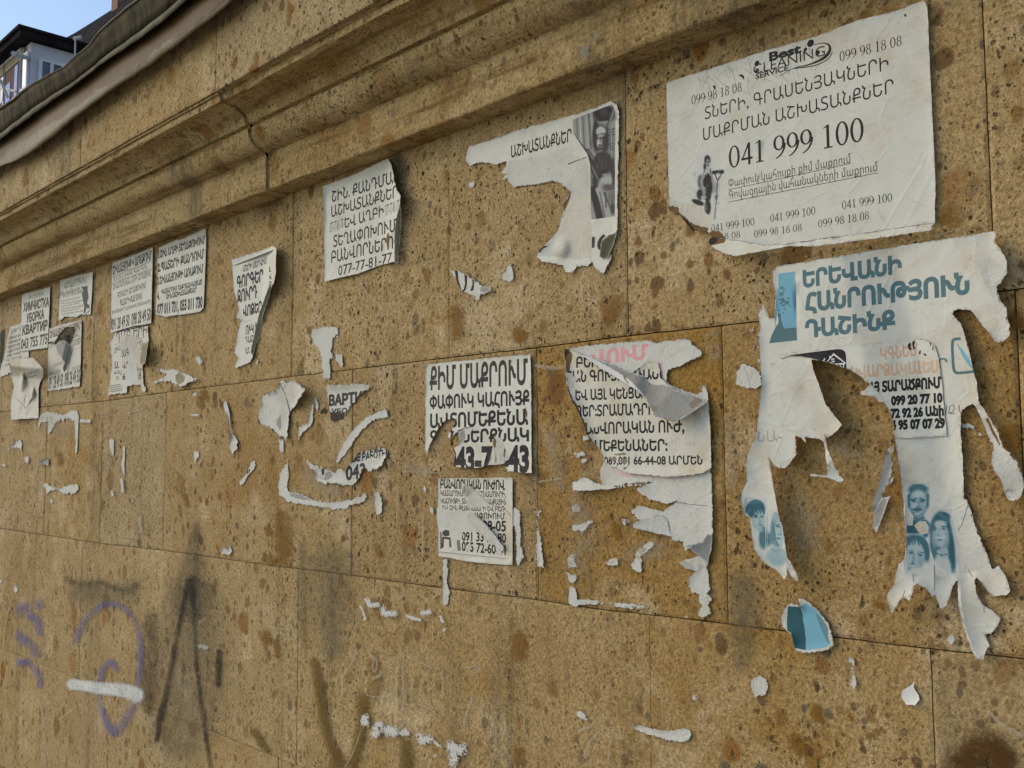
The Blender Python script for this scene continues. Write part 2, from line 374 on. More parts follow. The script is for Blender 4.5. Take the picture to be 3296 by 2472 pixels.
ATT = [xw(0, 0, 0, 0)]
ATT = [-7.9, -6.6, -5.6, -4.2, float(on_y(*tile(0, 0, 690, 1200), -0.2)[0]), float(on_y(*tile(0, 0, 1850, 600), -0.2)[0]), -1.05, -0.2, 0.8, 1.7]
course(ATT, lambda x: 2.366, lambda x: 2.60, y0=-0.199, tints=[(-4, .15), (-2, .2), (-1, .25)])
def tinted(o, w):
    A = o.data.attributes.new('tint', 'FLOAT', 'POINT'); A.data.foreach_set('value', w)
tinted(mesh_obj("masonry", WV, WF, STONE, WALL, smooth=False), WT)
mb = MB(); mb.box(XL, XR, 0.030, 0.60, 0.0, 2.60); mb.box(XL, XR, -0.180, 0.029, 2.372, 2.60); mb.box(XL, XR, -0.050, 0.029, 2.165, 2.3715); mb.build("core", MORTAR, WALL)
mb = MB(); mb.v = []
# plinth course at the foot
WV, WF, WT = [], [], []
course([-8, -7, -6, -5.2, -4.5, -3.7, -3.0, -2.2, -1.4, -0.6, 0.2, 1.0, 1.9], lambda x: 0.0, lambda x: 0.405, y0=-0.06, back=0.16)
mesh_obj("plinth", WV, WF, STONE_C, WALL, smooth=False)

# moulded cornice: profile of (projection, height) from the soffit up
PROF = [(0.0, 2.1575), (0.030, 2.158), (0.058, 2.158), (0.0605, 2.1605), (0.0610, 2.175), (0.0612, 2.21), (0.0614, 2.240), (0.0625, 2.2455), (0.074, 2.2485), (0.090, 2.2555), (0.102, 2.266),
        (0.109, 2.280), (0.111, 2.293), (0.1105, 2.299), (0.104, 2.3025), (0.106, 2.3055), (0.117, 2.306), (0.1185, 2.312), (0.1225, 2.321), (0.130, 2.330), (0.143, 2.337), (0.160, 2.3415), (0.171, 2.343),
        (0.1715, 2.3445), (0.184, 2.3450), (0.1855, 2.3475), (0.1855, 2.3580), (0.184, 2.3605), (0.190, 2.3615), (0.190, 2.3660), (0.150, 2.367)]
CV, CF = [], []
def cornice_block(x0, x1, dp, dz):
    n = max(2, int((x1 - x0) / 0.018)); i0 = len(CV); m = len(PROF)
    for i in range(n + 1):
        x = x0 + (x1 - x0) * i / n; endf = 1.0 if i in (0, n) else 0.0
        for k, (p, h) in enumerate(PROF):
            chip = 0.0
            if k in (3, 7, 13, 24, 25, 26): 
                c = nz(x * 9.0, k * 3.7, 1.3) + 0.6 * nz(x * 31, k * 2.1, 4.4)
                chip = -0.011 * max(0, c - 0.22)
            w = 0.0012 * nz(x * 14, k * 0.35, 7.7)
            pp = p + (dp if 0 < k < m - 1 else 0) + chip + w - 0.0006 * endf * (1 if k > 1 else 0)
            CV.append((x, -pp, h + dz + 0.5 * abs(chip) * (1 if k < 8 else -1) + 0.0008 * nz(x * 11, k, 3.0)))
    for i in range(n):
        for k in range(m - 1): CF.append([i0 + i * m + k, i0 + (i + 1) * m + k, i0 + (i + 1) * m + k + 1, i0 + i * m + k + 1])
    for i in (0, n): CF.append([i0 + i * m + k for k in range(m)][::(1 if i == 0 else -1)])
cx = [XL, -7.4, -6.0, -4.9, -3.85, -2.088, -1.178, -0.3, 0.7, 1.8, XR]
cd = [0, -.004, .003, -.005, 0.001, -0.006, 0.000, -.003, .004, 0]
cz_ = [0, .002, 0, .002, 0.0, 0.003, -0.001, 0, .003, 0]
for a, b, d, z in zip(cx[:-1], cx[1:], cd, cz_): cornice_block(a, b, d, z)
co = mesh_obj("cornice", CV, CF, STONE_C, WALL, smooth=True)
co.data.set_sharp_from_angle(angle=math.radians(35))

# sheet-metal apron and coping along the top
ZINC = None
def metal_material(name, bare, rust, line_z, soft):
    N = NT(name); P = N.pos(); sep = N.n('ShaderNodeSeparateXYZ'); N.L(P, sep.inputs[0])
    n = N.noise(N.vmath('MULTIPLY', P, (5.0, 5.0, 9.0)), 1.0, 6, 0.68)
    up = N.math('ADD', N.math('MULTIPLY', N.math('SUBTRACT', sep.outputs[2], line_z), 1.0 / soft), N.math('MULTIPLY', N.math('SUBTRACT', n, 0.5), 4.2))
    f = N.step(up, -0.15, 0.30)
    st = N.noise(N.vmath('MULTIPLY', P, (26.0, 26.0, 3.0)), 1.0, 5, 0.7)
    rc = N.mix(st, rust, (rust[0] * .45, rust[1] * .5, rust[2] * .6))
    bc = N.mix(N.step(st, 0.4, 0.7, 0.0, 0.6), bare, (bare[0] * .55, bare[1] * .55, bare[2] * .5))
    return N.done(N.mix(f, bc, rc), 0.62, N.bump(N.noise(P, 30, 3), 0.3, 0.002), 0.3)
APRON = metal_material("weathered_apron_metal", (0.185, 0.158, 0.085), (0.125, 0.066, 0.015), 2.520, 0.020)
COPE = flat_noise_material("dark_coping_metal", (0.010, 0.009, 0.004), (0.060, 0.048, 0.018), 1.0, 0.85, 0.002, 3.0, 0.12, 0.0, (34.0, 34.0, 7.0))
LIP = flat_noise_material("bare_coping_rim", (0.035, 0.032, 0.016), (0.105, 0.092, 0.048), 14.0, 0.8, 0.001, 40)
def edge_line(q, p):
    r = sorted((float(w[0]), float(w[2])) for w in (on_y(*tile(0, 0, *a), -p) for a in q)); xs = [w[0] for w in r]; zs = [w[1] for w in r]; m = float(np.mean(zs[-3:]))
    return lambda x: float(np.interp(x, [XL, xs[0] - 1.0] + xs + [xs[-1] + 0.6, XR], [m - .02, m - .01] + zs + [m, m + .005])) + 0.004 * nz(x * 3.1, 4.4, p) + 0.0035 * nz(x * 13.0, 2.4, p) + 0.002 * nz(x * 37.0, 6.4, p)
AP_LO = edge_line([(0, 1445), (180, 1372), (350, 1262), (500, 1150), (650, 1015), (850, 862), (1100, 692), (1310, 550), (1600, 340), (1800, 180), (2010, 0)], 0.232)
CO_LO = edge_line([(0, 1210), (300, 980), (600, 760), (860, 565), (1100, 402), (1380, 205), (1620, 0)], 0.262)
CO_HI = edge_line([(0, 925), (100, 868), (200, 775), (330, 692), (560, 560), (620, 492), (760, 380), (850, 262), (1000, 125), (1140, 10)], 0.278)
def strip(name, rows, mat, seed, wob=0.006, step=0.03):
    """rows: (projection, height function)"""
    v, f = [], []; n = int((XR - XL) / step); m = len(rows)
    for i in range(n + 1):
        x = XL + (XR - XL) * i / n
        for k, (p, h) in enumerate(rows):
            v.append((x, -(p + wob * nz(x * 2.3, seed, k * .3)), h(x)))
    for i in range(n):
        for k in range(m - 1): f.append([i * m + k, (i + 1) * m + k, (i + 1) * m + k + 1, i * m + k + 1])
    o = mesh_obj(name, v, f, mat, WALL); md = o.modifiers.new('thickness', 'SOLIDIFY'); md.thickness = 0.0012
    return o
mixh = lambda a, b, t: (lambda x: a(x) * (1 - t) + b(x) * t)
flat = lambda z: (lambda x: z)
strip("metal_apron", [(0.234, AP_LO), (0.2385, lambda x: AP_LO(x) + .004), (0.239, lambda x: AP_LO(x) + .018), (0.242, lambda x: AP_LO(x) * .5 + 1.284), (0.245, flat(2.600)), (0.15, flat(2.606))], APRON, 1.0, 0.007)
strip("coping_rim", [(0.2638, CO_LO), (0.2640, mixh(CO_LO, CO_HI, .22))], LIP, 5.0, 0.005)
strip("metal_coping", [(0.2640, mixh(CO_LO, CO_HI, .225)), (0.268, mixh(CO_LO, CO_HI, .45)), (0.273, mixh(CO_LO, CO_HI, .72)), (0.276, mixh(CO_LO, CO_HI, .93))], COPE, 5.0, 0.005)
strip("coping_rim", [(0.2762, mixh(CO_LO, CO_HI, .935)), (0.2800, CO_HI), (0.274, lambda x: CO_HI(x) + .004), (0.262, lambda x: CO_HI(x) + .005), (0.0, flat(2.69)), (-0.6, flat(2.82))], LIP, 5.0, 0.005)

# ------------------------------------------------------------------ far building behind the wall's left end
def far_building():
    WHT = flat_noise_material("lilac_plaster", (0.42, 0.41, 0.47), (0.50, 0.49, 0.54), 1.5, 0.9)
    ROOF = flat_noise_material("dark_roof_sheet", (0.010, 0.009, 0.011), (0.028, 0.023, 0.024), 3.0, 1.0, 0.02, 6, 0.03)
    TAN = flat_noise_material("tan_boarding", (0.20, 0.165, 0.10), (0.30, 0.25, 0.16), 3.0, 0.9)
    FRM = flat_noise_material("pale_window_frame", (0.45, 0.50, 0.55), (0.55, 0.58, 0.62), 4.0, 0.6)
    GLS = flat_noise_material("blue_grey_glass", (0.075, 0.085, 0.135), (0.12, 0.135, 0.20), 1.3, 0.15, 0, None, 0.6)
    BRN = flat_noise_material("brown_shutter", (0.055, 0.025, 0.018), (0.085, 0.040, 0.028), 5.0, 0.8)
    BLU = flat_noise_material("pale_blue_curtain", (0.28, 0.33, 0.62), (0.36, 0.42, 0.72), 5.0, 0.8)
    CHM = flat_noise_material("brick_chimney", (0.20, 0.10, 0.06), (0.28, 0.16, 0.10), 7.0, 0.9)
    MET = flat_noise_material("galvanised_pole", (0.34, 0.35, 0.34), (0.45, 0.46, 0.44), 7.0, 0.5)
    c0 = CAMP + ray(*tile(0, 0, 265, 500)) * (14.0 / np.linalg.norm(ray(*tile(0, 0, 265, 500))))
    xc, yc = float(c0[0]), float(c0[1])
    fx = lambda x, y, d=0.0: Vector(on_x(*tile(0, 0, x, y), xc + d))        # right face (looks along the street)
    fy = lambda x, y, d=0.0: Vector(on_y(*tile(0, 0, x, y), yc - d))        # left face (looks onto the street)
    B = empty("apartment_building", (xc - 3, yc + 4, 0.0))
    tag(B, "pale lilac building with dark roof rising behind the left end of the stone wall", "building")
    ztop = fx(300, 372).z
    mb = MB(); mb.box(xc - 7.0, xc, yc, yc + 9.0, 0.0, ztop); mb.build("wall", WHT, B)
    # boarded upper band on the street face
    z1, z0 = ztop - 0.02, fy(200, 520).z
    mb = MB(); mb.box(xc - 6.9, xc - 0.16, yc - 0.03, yc - 0.002, z0, z1); mb.build("boarding", TAN, B)
    mb = MB(); mb.box(xc - 7.3, xc + 0.10, yc - 0.16, yc + 9.3, ztop + 0.01, ztop + 0.09)
    mb.box(xc - 7.35, xc + 0.13, yc - 0.19, yc + 9.3, ztop + 0.091, ztop + 0.13); rf = mb.build("roof", ROOF, B)
    # windows of the right face
    def win_x(a, b):
        p, q = fx(*a), fx(*b); y0, y1 = sorted((p.y, q.y)); z0, z1 = sorted((p.z, q.z)); z0 -= 1.1
        w = 0.035; f = MB(); x0, x1 = xc + 0.003, xc + 0.05
        f.box(x0, x1, y0, y1, z1 - w, z1); f.box(x0, x1, y0, y1, z0, z0 + w)
        f.box(x0, x1, y0, y0 + w, z0 + w, z1 - w); f.box(x0, x1, y1 - w, y1, z0 + w, z1 - w)
        ym = y0 + (y1 - y0) * 0.5; f.box(x0, x1, ym - w * .5, ym + w * .5, z0 + w, z1 - w)
        fr = f.build("window", FRM, B)
        g = MB(); g.box(xc + 0.004, xc + 0.02, y0 + w, ym - w * .5, z0 + w, z1 - w); g.box(xc + 0.004, xc + 0.02, ym + w * .5, y1 - w, z0 + w, z1 - w)
        g.build("pane", GLS, fr, origin=Vector(B.location))
    win_x((330, 505), (545, 640))
    def win_y(a, b, leaf):
        p, q = fy(*a), fy(*b); x0, x1 = sorted((p.x, q.x)); z0, z1 = sorted((p.z, q.z))
        w = 0.030; f = MB(); y0, y1 = yc - 0.035, yc - 0.004
        f.box(x0, x1, y0, y1, z1 - w, z1); f.box(x0, x1, y0, y1, z0, z0 + w); f.box(x0, x0 + w, y0, y1, z0 + w, z1 - w); f.box(x1 - w, x1, y0, y1, z0 + w, z1 - w)
        fr = f.build("window", FRM, B)
        g = MB(); g.box(x0 + w, x1 - w, yc - 0.02, yc - 0.006, z0 + w, z1 - w); g.build("pane", leaf, fr, origin=Vector(B.location))
        return x0 + w, x1 - w, z0 + w, z1 - w, fr
    win_y((8, 590), (52, 880), GLS)
    x0, x1, za, zb, fr = win_y((58, 545), (190, 830), BRN)
    m = MB(); dx = x1 - x0
    m.box(x0 + dx * .10, x0 + dx * .40, yc - 0.030, yc - 0.021, za - .3, zb - 0.3); m.box(x0 + dx * .68, x0 + dx * .86, yc - 0.030, yc - 0.021, za - .3, zb - 0.15); m.build("curtain", BLU, fr, origin=Vector(B.location))
    win_y((196, 500), (250, 760), GLS)
    # railing and awning arm hanging out over the street
    m = MB(); a = fy(110, 465); b = fx(240, 490, 0.1)
    m.bar(fy(250, 505), fy(115, 462, 0.5), 0.028); m.build("awning_arm", MET, B)
    m = MB(); m.bar(fy(5, 690, .3), fy(70, 850, .2), 0.018); m.bar(fy(0, 760, .2), fy(140, 790, .2), 0.015); m.build("railing", MET, B)
    # the taller block behind with a dark corrugated roof
    d2 = 4.5
    p = lambda x, y, d: Vector(CAMP + ray(*tile(0, 0, x, y)) * (d / np.linalg.norm(ray(*tile(0, 0, x, y)))))
    lo = [p(560, 350, 17.5), p(690, 372, 16.0), p(860, 265, 14.0), p(1120, 70, 12.0), p(1600, -330, 11.0)]
    hi = [p(545, 338, 18.0), p(640, 288, 17.5), p(830, 170, 16.5), p(1035, 38, 15.5), p(1600, -420, 14.0)]
    v, f = [], []
    for a, b in zip(lo, hi):
        v += [tuple(a), tuple(b), tuple(b + Vector((0, 0, -0.22))), tuple(a + Vector((0, 0, -0.22)))]
    n = len(lo)
    for i in range(n - 1):
        for k in range(4): f.append([i * 4 + k, i * 4 + (k + 1) % 4, i * 4 + 4 + (k + 1) % 4, i * 4 + 4 + k])
    f += [[0, 1, 2, 3][::-1], [(n - 1) * 4 + k for k in range(4)]]
    ur = mesh_obj("upper_roof", v, f, ROOF, B, smooth=False)
    q0, q1 = p(1052, 60, 15.4), p(1090, -120, 15.4); m = MB(); m.box(q0.x - .10, q0.x + .10, q0.y - .10, q0.y + .10, q0.z - .8, q1.z); m.build("chimney", CHM, ur, origin=Vector(B.location))
    m = MB(); q = p(652, 330, 13.2); m.bar(q + Vector((0, 0, -1.6)), q, 0.010); q2 = p(705, 322, 13.2); m.bar(q + Vector((-.05, 0, .01)), q2, 0.022); m.build("antenna", MET, B)
far_building()

# ------------------------------------------------------------------ paint marks on the wall (thin films with soft sprayed edges)
def paint_material(name, col, cover, grainy=1.0, soft=True, hi=0.85, lo=0.12, density=0.0):
    N = NT(name); P = N.pos()
    a = N.n('ShaderNodeAttribute', attribute_name='edge').outputs['Fac']
    n = N.noise(P, 240.0, 4, 0.75); n2 = N.noise(P, 30.0, 4, 0.65)
    v = N.math('ADD', a, N.math('MULTIPLY', N.math('SUBTRACT', n, 0.5), 1.5 * grainy))
    v = N.math('ADD', v, N.math('MULTIPLY', N.math('SUBTRACT', n2, 0.5), 0.9 * grainy))
    f = N.math('MULTIPLY', N.step(v, lo, hi), cover)
    if density:
        f = N.math('MULTIPLY', f, N.step(N.noise(P, 9.0, 3, 0.6), 0.34, 0.60, 1.0 - density, 1.0))
        f = N.math('MULTIPLY', f, N.step(N.noise(P, 150.0, 3, 0.7), 0.30, 0.50, 0.35, 1.0))
    tr = N.n('ShaderNodeBsdfTransparent'); mx = N.n('ShaderNodeMixShader')
    N.done(N.mix(n2, col, tuple(c * 0.75 for c in col)), 0.85, None, 0.2)
    N.L(f, mx.inputs[0]); N.L(tr.outputs[0], mx.inputs[1]); N.L(N.b.outputs[0], mx.inputs[2])
    N.L(mx.outputs[0], N.t.nodes['Material Output'].inputs['Surface'])
    return N.m
BLUE_P = paint_material("faded_blue_spray", (0.140, 0.152, 0.36), 0.52, 0.35, hi=1.05, lo=0.05, density=0.6)
WHITE_P = paint_material("white_spray", (0.66, 0.68, 0.62), 0.97, 0.45, hi=0.75, lo=0.08, density=0.15)
BLACK_P = paint_material("black_spray", (0.018, 0.019, 0.014), 0.72, 0.45, hi=1.0, lo=0.10, density=0.5)
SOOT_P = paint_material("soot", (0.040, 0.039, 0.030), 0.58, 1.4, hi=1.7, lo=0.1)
BROWN_P = paint_material("olive_brown_spray", (0.155, 0.090, 0.016), 0.72, 0.4, hi=0.9, lo=0.06, density=0.3)
BROWN_D = paint_material("dark_brown_spray", (0.085, 0.036, 0.004), 0.93, 0.55, hi=1.05, lo=0.08, density=0.2)
CHALK_P = paint_material("scratched_chalk", (0.50, 0.44, 0.33), 0.45, 2.4)
RESIDUE = paint_material("white_paper_residue", (0.62, 0.62, 0.57), 0.98, 2.9, hi=0.75, lo=0.3)
GREY_P = paint_material("grey_wash", (0.16, 0.145, 0.095), 0.62, 1.3, hi=1.8, lo=0.1)
GREY_D = paint_material("grey_paint", (0.26, 0.26, 0.21), 0.6, 1.2)
RUST_P = paint_material("rusty_inclusion", (0.245, 0.115, 0.013), 0.75, 1.9, hi=0.85, lo=0.40, density=0.5)
GLUE_P = paint_material("dried_glue", (0.46, 0.375, 0.245), 0.42, 2.2, hi=1.3, lo=0.4)

def smooth_line(pts, n=8):
    if len(pts) < 3: return [tuple(np.array(pts[0]) + (np.array(pts[1]) - np.array(pts[0])) * k / n) for k in range(n + 1)]
    P = [np.array(p, float) for p in pts]; P = [2 * P[0] - P[1]] + P + [2 * P[-1] - P[-2]]; out = []
    for i in range(1, len(P) - 2):
        for k in range(n):
            t = k / n; a, b, c, d = P[i - 1:i + 3]
            out.append(tuple(0.5 * ((2 * b) + (c - a) * t + (2 * a - 5 * b + 4 * c - d) * t * t + (3 * b - a - 3 * c + d) * t ** 3)))
    out.append(tuple(P[-2])); return out
PAINT_Z = [0.0005]
SPREAD = {'faded_blue_spray': .92, 'black_spray': .95, 'white_spray': .82, 'olive_brown_spray': .85, 'soot': 1.0, 'grey_wash': 1.0}
def stroke(label, t, pts, width, mat, name="graffiti_stroke", plane=0.0):
    """pts, width in tile pixels; a soft film just proud of the stone"""
    c, r = t; wid = width if isinstance(width, (list, tuple)) else [width] * len(pts)
    ln = smooth_line([(x, y, w) for (x, y), w in zip(pts, wid)])
    PAINT_Z[0] += 0.00004; zz = PAINT_Z[0] + plane
    prof = [(q, (1 - q * q) ** 1.5) for q in (-1, -.82, -.62, -.40, -.18, 0, .18, .40, .62, .82, 1)]; v, f, at = [], [], []
    n = len(ln)
    # caps: extend at both ends so that the film fades out
    d0 = np.array(ln[0][:2]) - np.array(ln[1][:2]); d0 = d0 / (np.linalg.norm(d0) + 1e-9) * ln[0][2] * .6
    d1 = np.array(ln[-1][:2]) - np.array(ln[-2][:2]); d1 = d1 / (np.linalg.norm(d1) + 1e-9) * ln[-1][2] * .6
    ln = [(ln[0][0] + d0[0], ln[0][1] + d0[1], ln[0][2] * .8)] + ln + [(ln[-1][0] + d1[0], ln[-1][1] + d1[1], ln[-1][2] * .8)]; n = len(ln)
    for i, (x, y, w) in enumerate(ln):
        a = np.array(ln[max(0, i - 1)][:2]); b = np.array(ln[min(n - 1, i + 1)][:2]); d = b - a; d = d / (np.linalg.norm(d) + 1e-9); nn = np.array([-d[1], d[0]])
        for s, e in prof:
            q = np.array([x, y]) + nn * s * w * SPREAD.get(mat.name, .75)
            p = on_y(*tile(c, r, q[0], q[1]), -zz); v.append(tuple(p)); at.append(0.0 if i in (0, n - 1) else e)
    m = len(prof)
    for i in range(n - 1):
        for k in range(m - 1): f.append([i * m + k, i * m + k + 1, (i + 1) * m + k + 1, (i + 1) * m + k])
    o = mesh_obj(name, v, f, mat, WALL, smooth=False)
    A = o.data.attributes.new('edge', 'FLOAT', 'POINT'); A.data.foreach_set('value', at)
    tag(o, label)
    return o
# rusty lumps and stains that belong to single blocks
for t, pl, w in [((1, 2), [(225, 1110), (235, 1330), (245, 1530)], [110, 190, 150]), ((1, 2), [(100, 1240), (110, 1300)], 60), ((1, 2), [(100, 1490), (130, 1540)], 90), ((2, 1), [(830, 1120), (860, 1000), (930, 920)], [120, 210, 150]), ((2, 1), [(60, 1215), (70, 1270)], 150),
                 ((3, 1), [(1560, 180), (1620, 260)], 220), ((0, 2), [(1770, 60), (1735, 140), (1740, 210)], [70, 100, 50]), ((1, 3), [(60, 500), (90, 570)], 120), ((1, 3), [(165, 560), (180, 700)], 60), ((2, 3), [(60, 520), (70, 700)], 150), ((3, 3), [(415, 1130), (430, 1260)], 90),
                 ((3, 3), [(700, 1225), (725, 1225)], 100), ((3, 3), [(850, 1380), (990, 1340)], 90), ((3, 3), [(240, 1440), (300, 1500)], 160), ((2, 3), [(50, 1500), (60, 1600)], 120), ((1, 3), [(1010, 760), (1020, 1000)], 150), ((3, 2), [(510, 1380), (520, 1400)], 110), ((3, 2), [(2080, 380), (2110, 560)], 170),
                 ((3, 1), [(2120, 1110), (2180, 1130)], 120), ((1, 1), [(1720, 1010), (1730, 1230)], 130), ((2, 2), [(900, 1230), (905, 1320)], 90), ((1, 2), [(1030, 1380), (1060, 1490)], 60), ((0, 2), [(1590, 960), (1610, 1050)], 50), ((0, 2), [(510, 600), (520, 690)], 60), ((3, 0), [(2150, 920), (2130, 1040)], 90), ((3, 3), [(960, 230), (970, 260)], 110)]:
    stroke(None, t, pl, w, RUST_P, name="stone_stain")
for t, pl, w in [((2, 2), [(560, 900), (600, 1300), (560, 1560)], 260), ((2, 2), [(1000, 1480), (1300, 1440)], 200), ((3, 2), [(300, 1000), (340, 1400)], 300), ((1, 2), [(1300, 700), (1480, 780)], 120), ((3, 2), [(620, 560), (780, 640)], 160), ((2, 2), [(1860, 300), (1900, 900)], 110), ((2, 1), [(1720, 1230), (1740, 1420)], 150), ((0, 2), [(380, 300), (600, 420)], 160), ((1, 2), [(420, 760), (700, 960)], 170), ((2, 2), [(330, 400), (420, 900)], 150)]:
    stroke(None, t, pl, w, GLUE_P, name="glue_stain")
stroke(None, (0, 3), [(560, 20), (690, 70), (860, 60), (1000, 110), (1100, 115), (1190, 70)], 50, SOOT_P, name="stone_chip")
stroke(None, (0, 3), [(640, 130), (880, 150), (1160, 140)], 190, GREY_P, name="grey_wash")
stroke(None, (0, 3), [(1700, 120), (1650, 560), (1600, 1000), (1560, 1500)], [380, 560, 640, 420], GREY_P, name="grey_wash")
for k_ in range(2): stroke(None, (0, 1), [(470, 1290), (540, 1235), (610, 1210), (630, 1270)], [70, 130, 150, 110], SOOT_P, name="soot_shade_streak")  # burnt wall plus the deep shadow inside the flyer's hole, painted dark
stroke(None, (1, 0), [(1180, 1375), (1245, 1480), (1270, 1640), (1265, 1760)], [110, 150, 120, 60], SOOT_P, name="soot_shade_streak")
stroke(None, (1, 0), [(1200, 1360), (1250, 1440), (1262, 1560)], [80, 110, 70], SOOT_P, name="soot_shade_streak")
stroke(None, (1, 0), [(-30, 1700), (60, 1760), (200, 1720)], [90, 160, 110], SOOT_P, name="soot_shade_streak")
# dark smears first, then the older colours, white last
stroke("grey black soot streak running down above the black letter", (0, 2), [(1690, 1210), (1680, 1420), (1665, 1600), (1650, 1830), (1640, 2000)], [70, 130, 210, 280, 200], SOOT_P)
stroke("grey smear left of the black letter", (0, 3), [(1300, 330), (1290, 620), (1280, 900), (1275, 1180)], [90, 120, 110, 70], SOOT_P)
stroke("broad greyish wash over the lower blocks", (1, 3), [(640, -160), (650, 150), (640, 420), (650, 700)], [330, 360, 300, 150], GREY_P)
stroke("grey wash stripe below the tall teal poster", (2, 3), [(1960, 40), (1990, 300), (1980, 560), (1990, 800)], [240, 260, 200, 120], GREY_P)
stroke("greenish grey wash down the stone beside the black letter", (1, 3), [(390, -300), (385, 100), (395, 420), (400, 620)], [60, 70, 60, 40], GREY_P)
stroke("faded blue sprayed hook shape, its long arch", (0, 3), [(650, 575), (690, 460), (780, 330), (900, 248), (1000, 245), (1110, 315), (1180, 440), (1213, 600), (1207, 800), (1192, 960)], [46, 50, 52, 52, 46, 44, 46, 46, 40, 36], BLUE_P)
stroke("faded blue sprayed loop under the white bar", (0, 3), [(1010, 810), (955, 740), (895, 800), (862, 920), (862, 1070), (905, 1240), (985, 1345), (1065, 1275), (1160, 1120)], [40, 52, 50, 40, 40, 58, 80, 70, 60], BLUE_P)
for i, (pl, w) in enumerate([([(190, 270), (195, 285)], 130), ([(335, 245), (345, 250)], 95), ([(255, 335), (325, 400), (335, 500)], 66), ([(155, 500), (215, 560), (290, 620), (300, 690)], 74), ([(150, 745), (240, 750), (310, 820), (345, 900), (335, 955)], 54)]):
    stroke("faded blue sprayed zigzag, " + ("upper left blob", "upper right blob", "upper bend", "middle bend", "lower tail")[i], (0, 3), pl, w, BLUE_P)
stroke("black sprayed letter, left leg", (0, 3), [(1625, 30), (1595, 180), (1550, 400), (1490, 720), (1440, 980), (1380, 1230), (1352, 1420)], [46, 32, 32, 34, 38, 50, 34], BLACK_P)
stroke("black sprayed letter, right leg", (0, 3), [(1655, 0), (1668, 300), (1690, 640), (1712, 930), (1750, 1200), (1790, 1480), (1822, 1690)], [46, 30, 27, 27, 30, 30, 30], BLACK_P)
stroke("short black smudge right of the black letter", (0, 3), [(1890, 640), (1885, 800), (1880, 960)], [34, 50, 26], BLACK_P)
stroke("white sprayed bar across the blue loop", (0, 3), [(610, 935), (740, 950), (860, 970), (1040, 985), (1160, 1020), (1195, 1050)], [84, 84, 92, 104, 120, 110], WHITE_P)
stroke("olive brown sprayed V, left arm", (1, 3), [(500, 730), (530, 900), (555, 1080), (585, 1270), (640, 1450), (720, 1640)], [70, 80, 72, 72, 82, 100], BROWN_P)
stroke("olive brown sprayed V, right arm", (1, 3), [(920, 1040), (915, 1190), (895, 1340), (870, 1480), (820, 1640)], [110, 90, 74, 78, 100], BROWN_P)
stroke("brown sprayed stripe at the bottom between the blocks", (1, 3), [(1295, 1440), (1300, 1560), (1300, 1680)], [90, 96, 90], BROWN_P)
stroke("faint brown stroke at the bottom left of the V", (1, 3), [(-20, 1340), (40, 1440), (110, 1520)], [60, 60, 40], BROWN_P)
stroke("large dark brown sprayed arch in the bottom right corner", (3, 3), [(1660, 1900), (1720, 1620), (1880, 1490), (1990, 1580), (2020, 1900)], [420, 400, 330, 280, 300], BROWN_D, name="graffiti_stroke")
for pl in ([(150, 255), (330, 470), (500, 650), (860, 1120)], ):
    pass
CH = [((1, 3), [(1030, 625), (1120, 650), (1180, 680)], 14), ((1, 3), [(1235, 700), (1210, 850), (1215, 1010), (1212, 1130)], 14), ((1, 3), [(1275, 690), (1265, 850), (1275, 1010), (1280, 1110)], 14),
      ((1, 3), [(1290, 685), (1400, 735), (1500, 785), (1600, 800)], 11), ((1, 3), [(1370, 880), (1345, 980), (1335, 1090)], 13), ((1, 3), [(1275, 1110), (1400, 1110), (1500, 1150), (1590, 1215)], 14),
      ((1, 3), [(1610, 790), (1610, 1000), (1612, 1210)], 9), ((1, 3), [(860, 630), (850, 710), (810, 770), (790, 810)], 13), ((1, 3), [(810, 640), (830, 720), (815, 770), (750, 865)], 12), ((1, 3), [(742, 860), (745, 950), (742, 1030)], 18),
      ((1, 3), [(1035, 700), (1005, 780), (1030, 830), (1045, 760), (1035, 700)], 13), ((1, 3), [(1010, 885), (1060, 865), (1080, 830)], 24), ((1, 3), [(940, 900), (945, 1010), (1010, 1045), (1120, 1045), (1200, 1110)], 11),
      ((1, 3), [(1875, 1030), (1830, 1150), (1795, 1290)], 22), ((1, 3), [(1840, 790), (1900, 780), (1945, 820)], 16), ((1, 3), [(1950, 1080), (1945, 1240)], 9), ((1, 3), [(910, 1320), (850, 1500), (770, 1650)], 12),
      ((1, 3), [(1230, 330 - 1659 + 660), (1225, -700), (1215, -500)], 12), ((1, 2), [(1440, 1100), (1440, 1300), (1430, 1500)], 14), ((1, 2), [(1270, 755), (1400, 760), (1600, 775)], 10), ((1, 1), [(880, 740), (950, 860), (1080, 985)], 12),
      ((2, 3), [(725, 1370), (660, 1450), (620, 1560)], 22), ((2, 3), [(590, 1335), (650, 1310)], 26), ((2, 3), [(820, 1370), (850, 1420), (835, 1500), (835, 1630)], 14), ((3, 3), [(1900, 1170), (2010, 1270), (2200, 1380)], 26),
      ((0, 2), [(820, 240), (960, 270), (1040, 300)], 8), ((0, 3), [(520, 1230), (640, 1150)], 9), ((0, 3), [(110, 150), (40, 460), (30, 620)], 6), ((0, 2), [(1210, 1150), (1215, 1280)], 34), ((0, 2), [(1100, 250), (1250, 220)], 8),
      ((2, 1), [(210, 1500), (330, 1520), (450, 1515)], 30), ((2, 2), [(230, 845), (330, 830), (420, 815)], 16)]
for t, pl, w in CH: stroke(None, t, pl, w, CHALK_P, name="chalk_scratch")
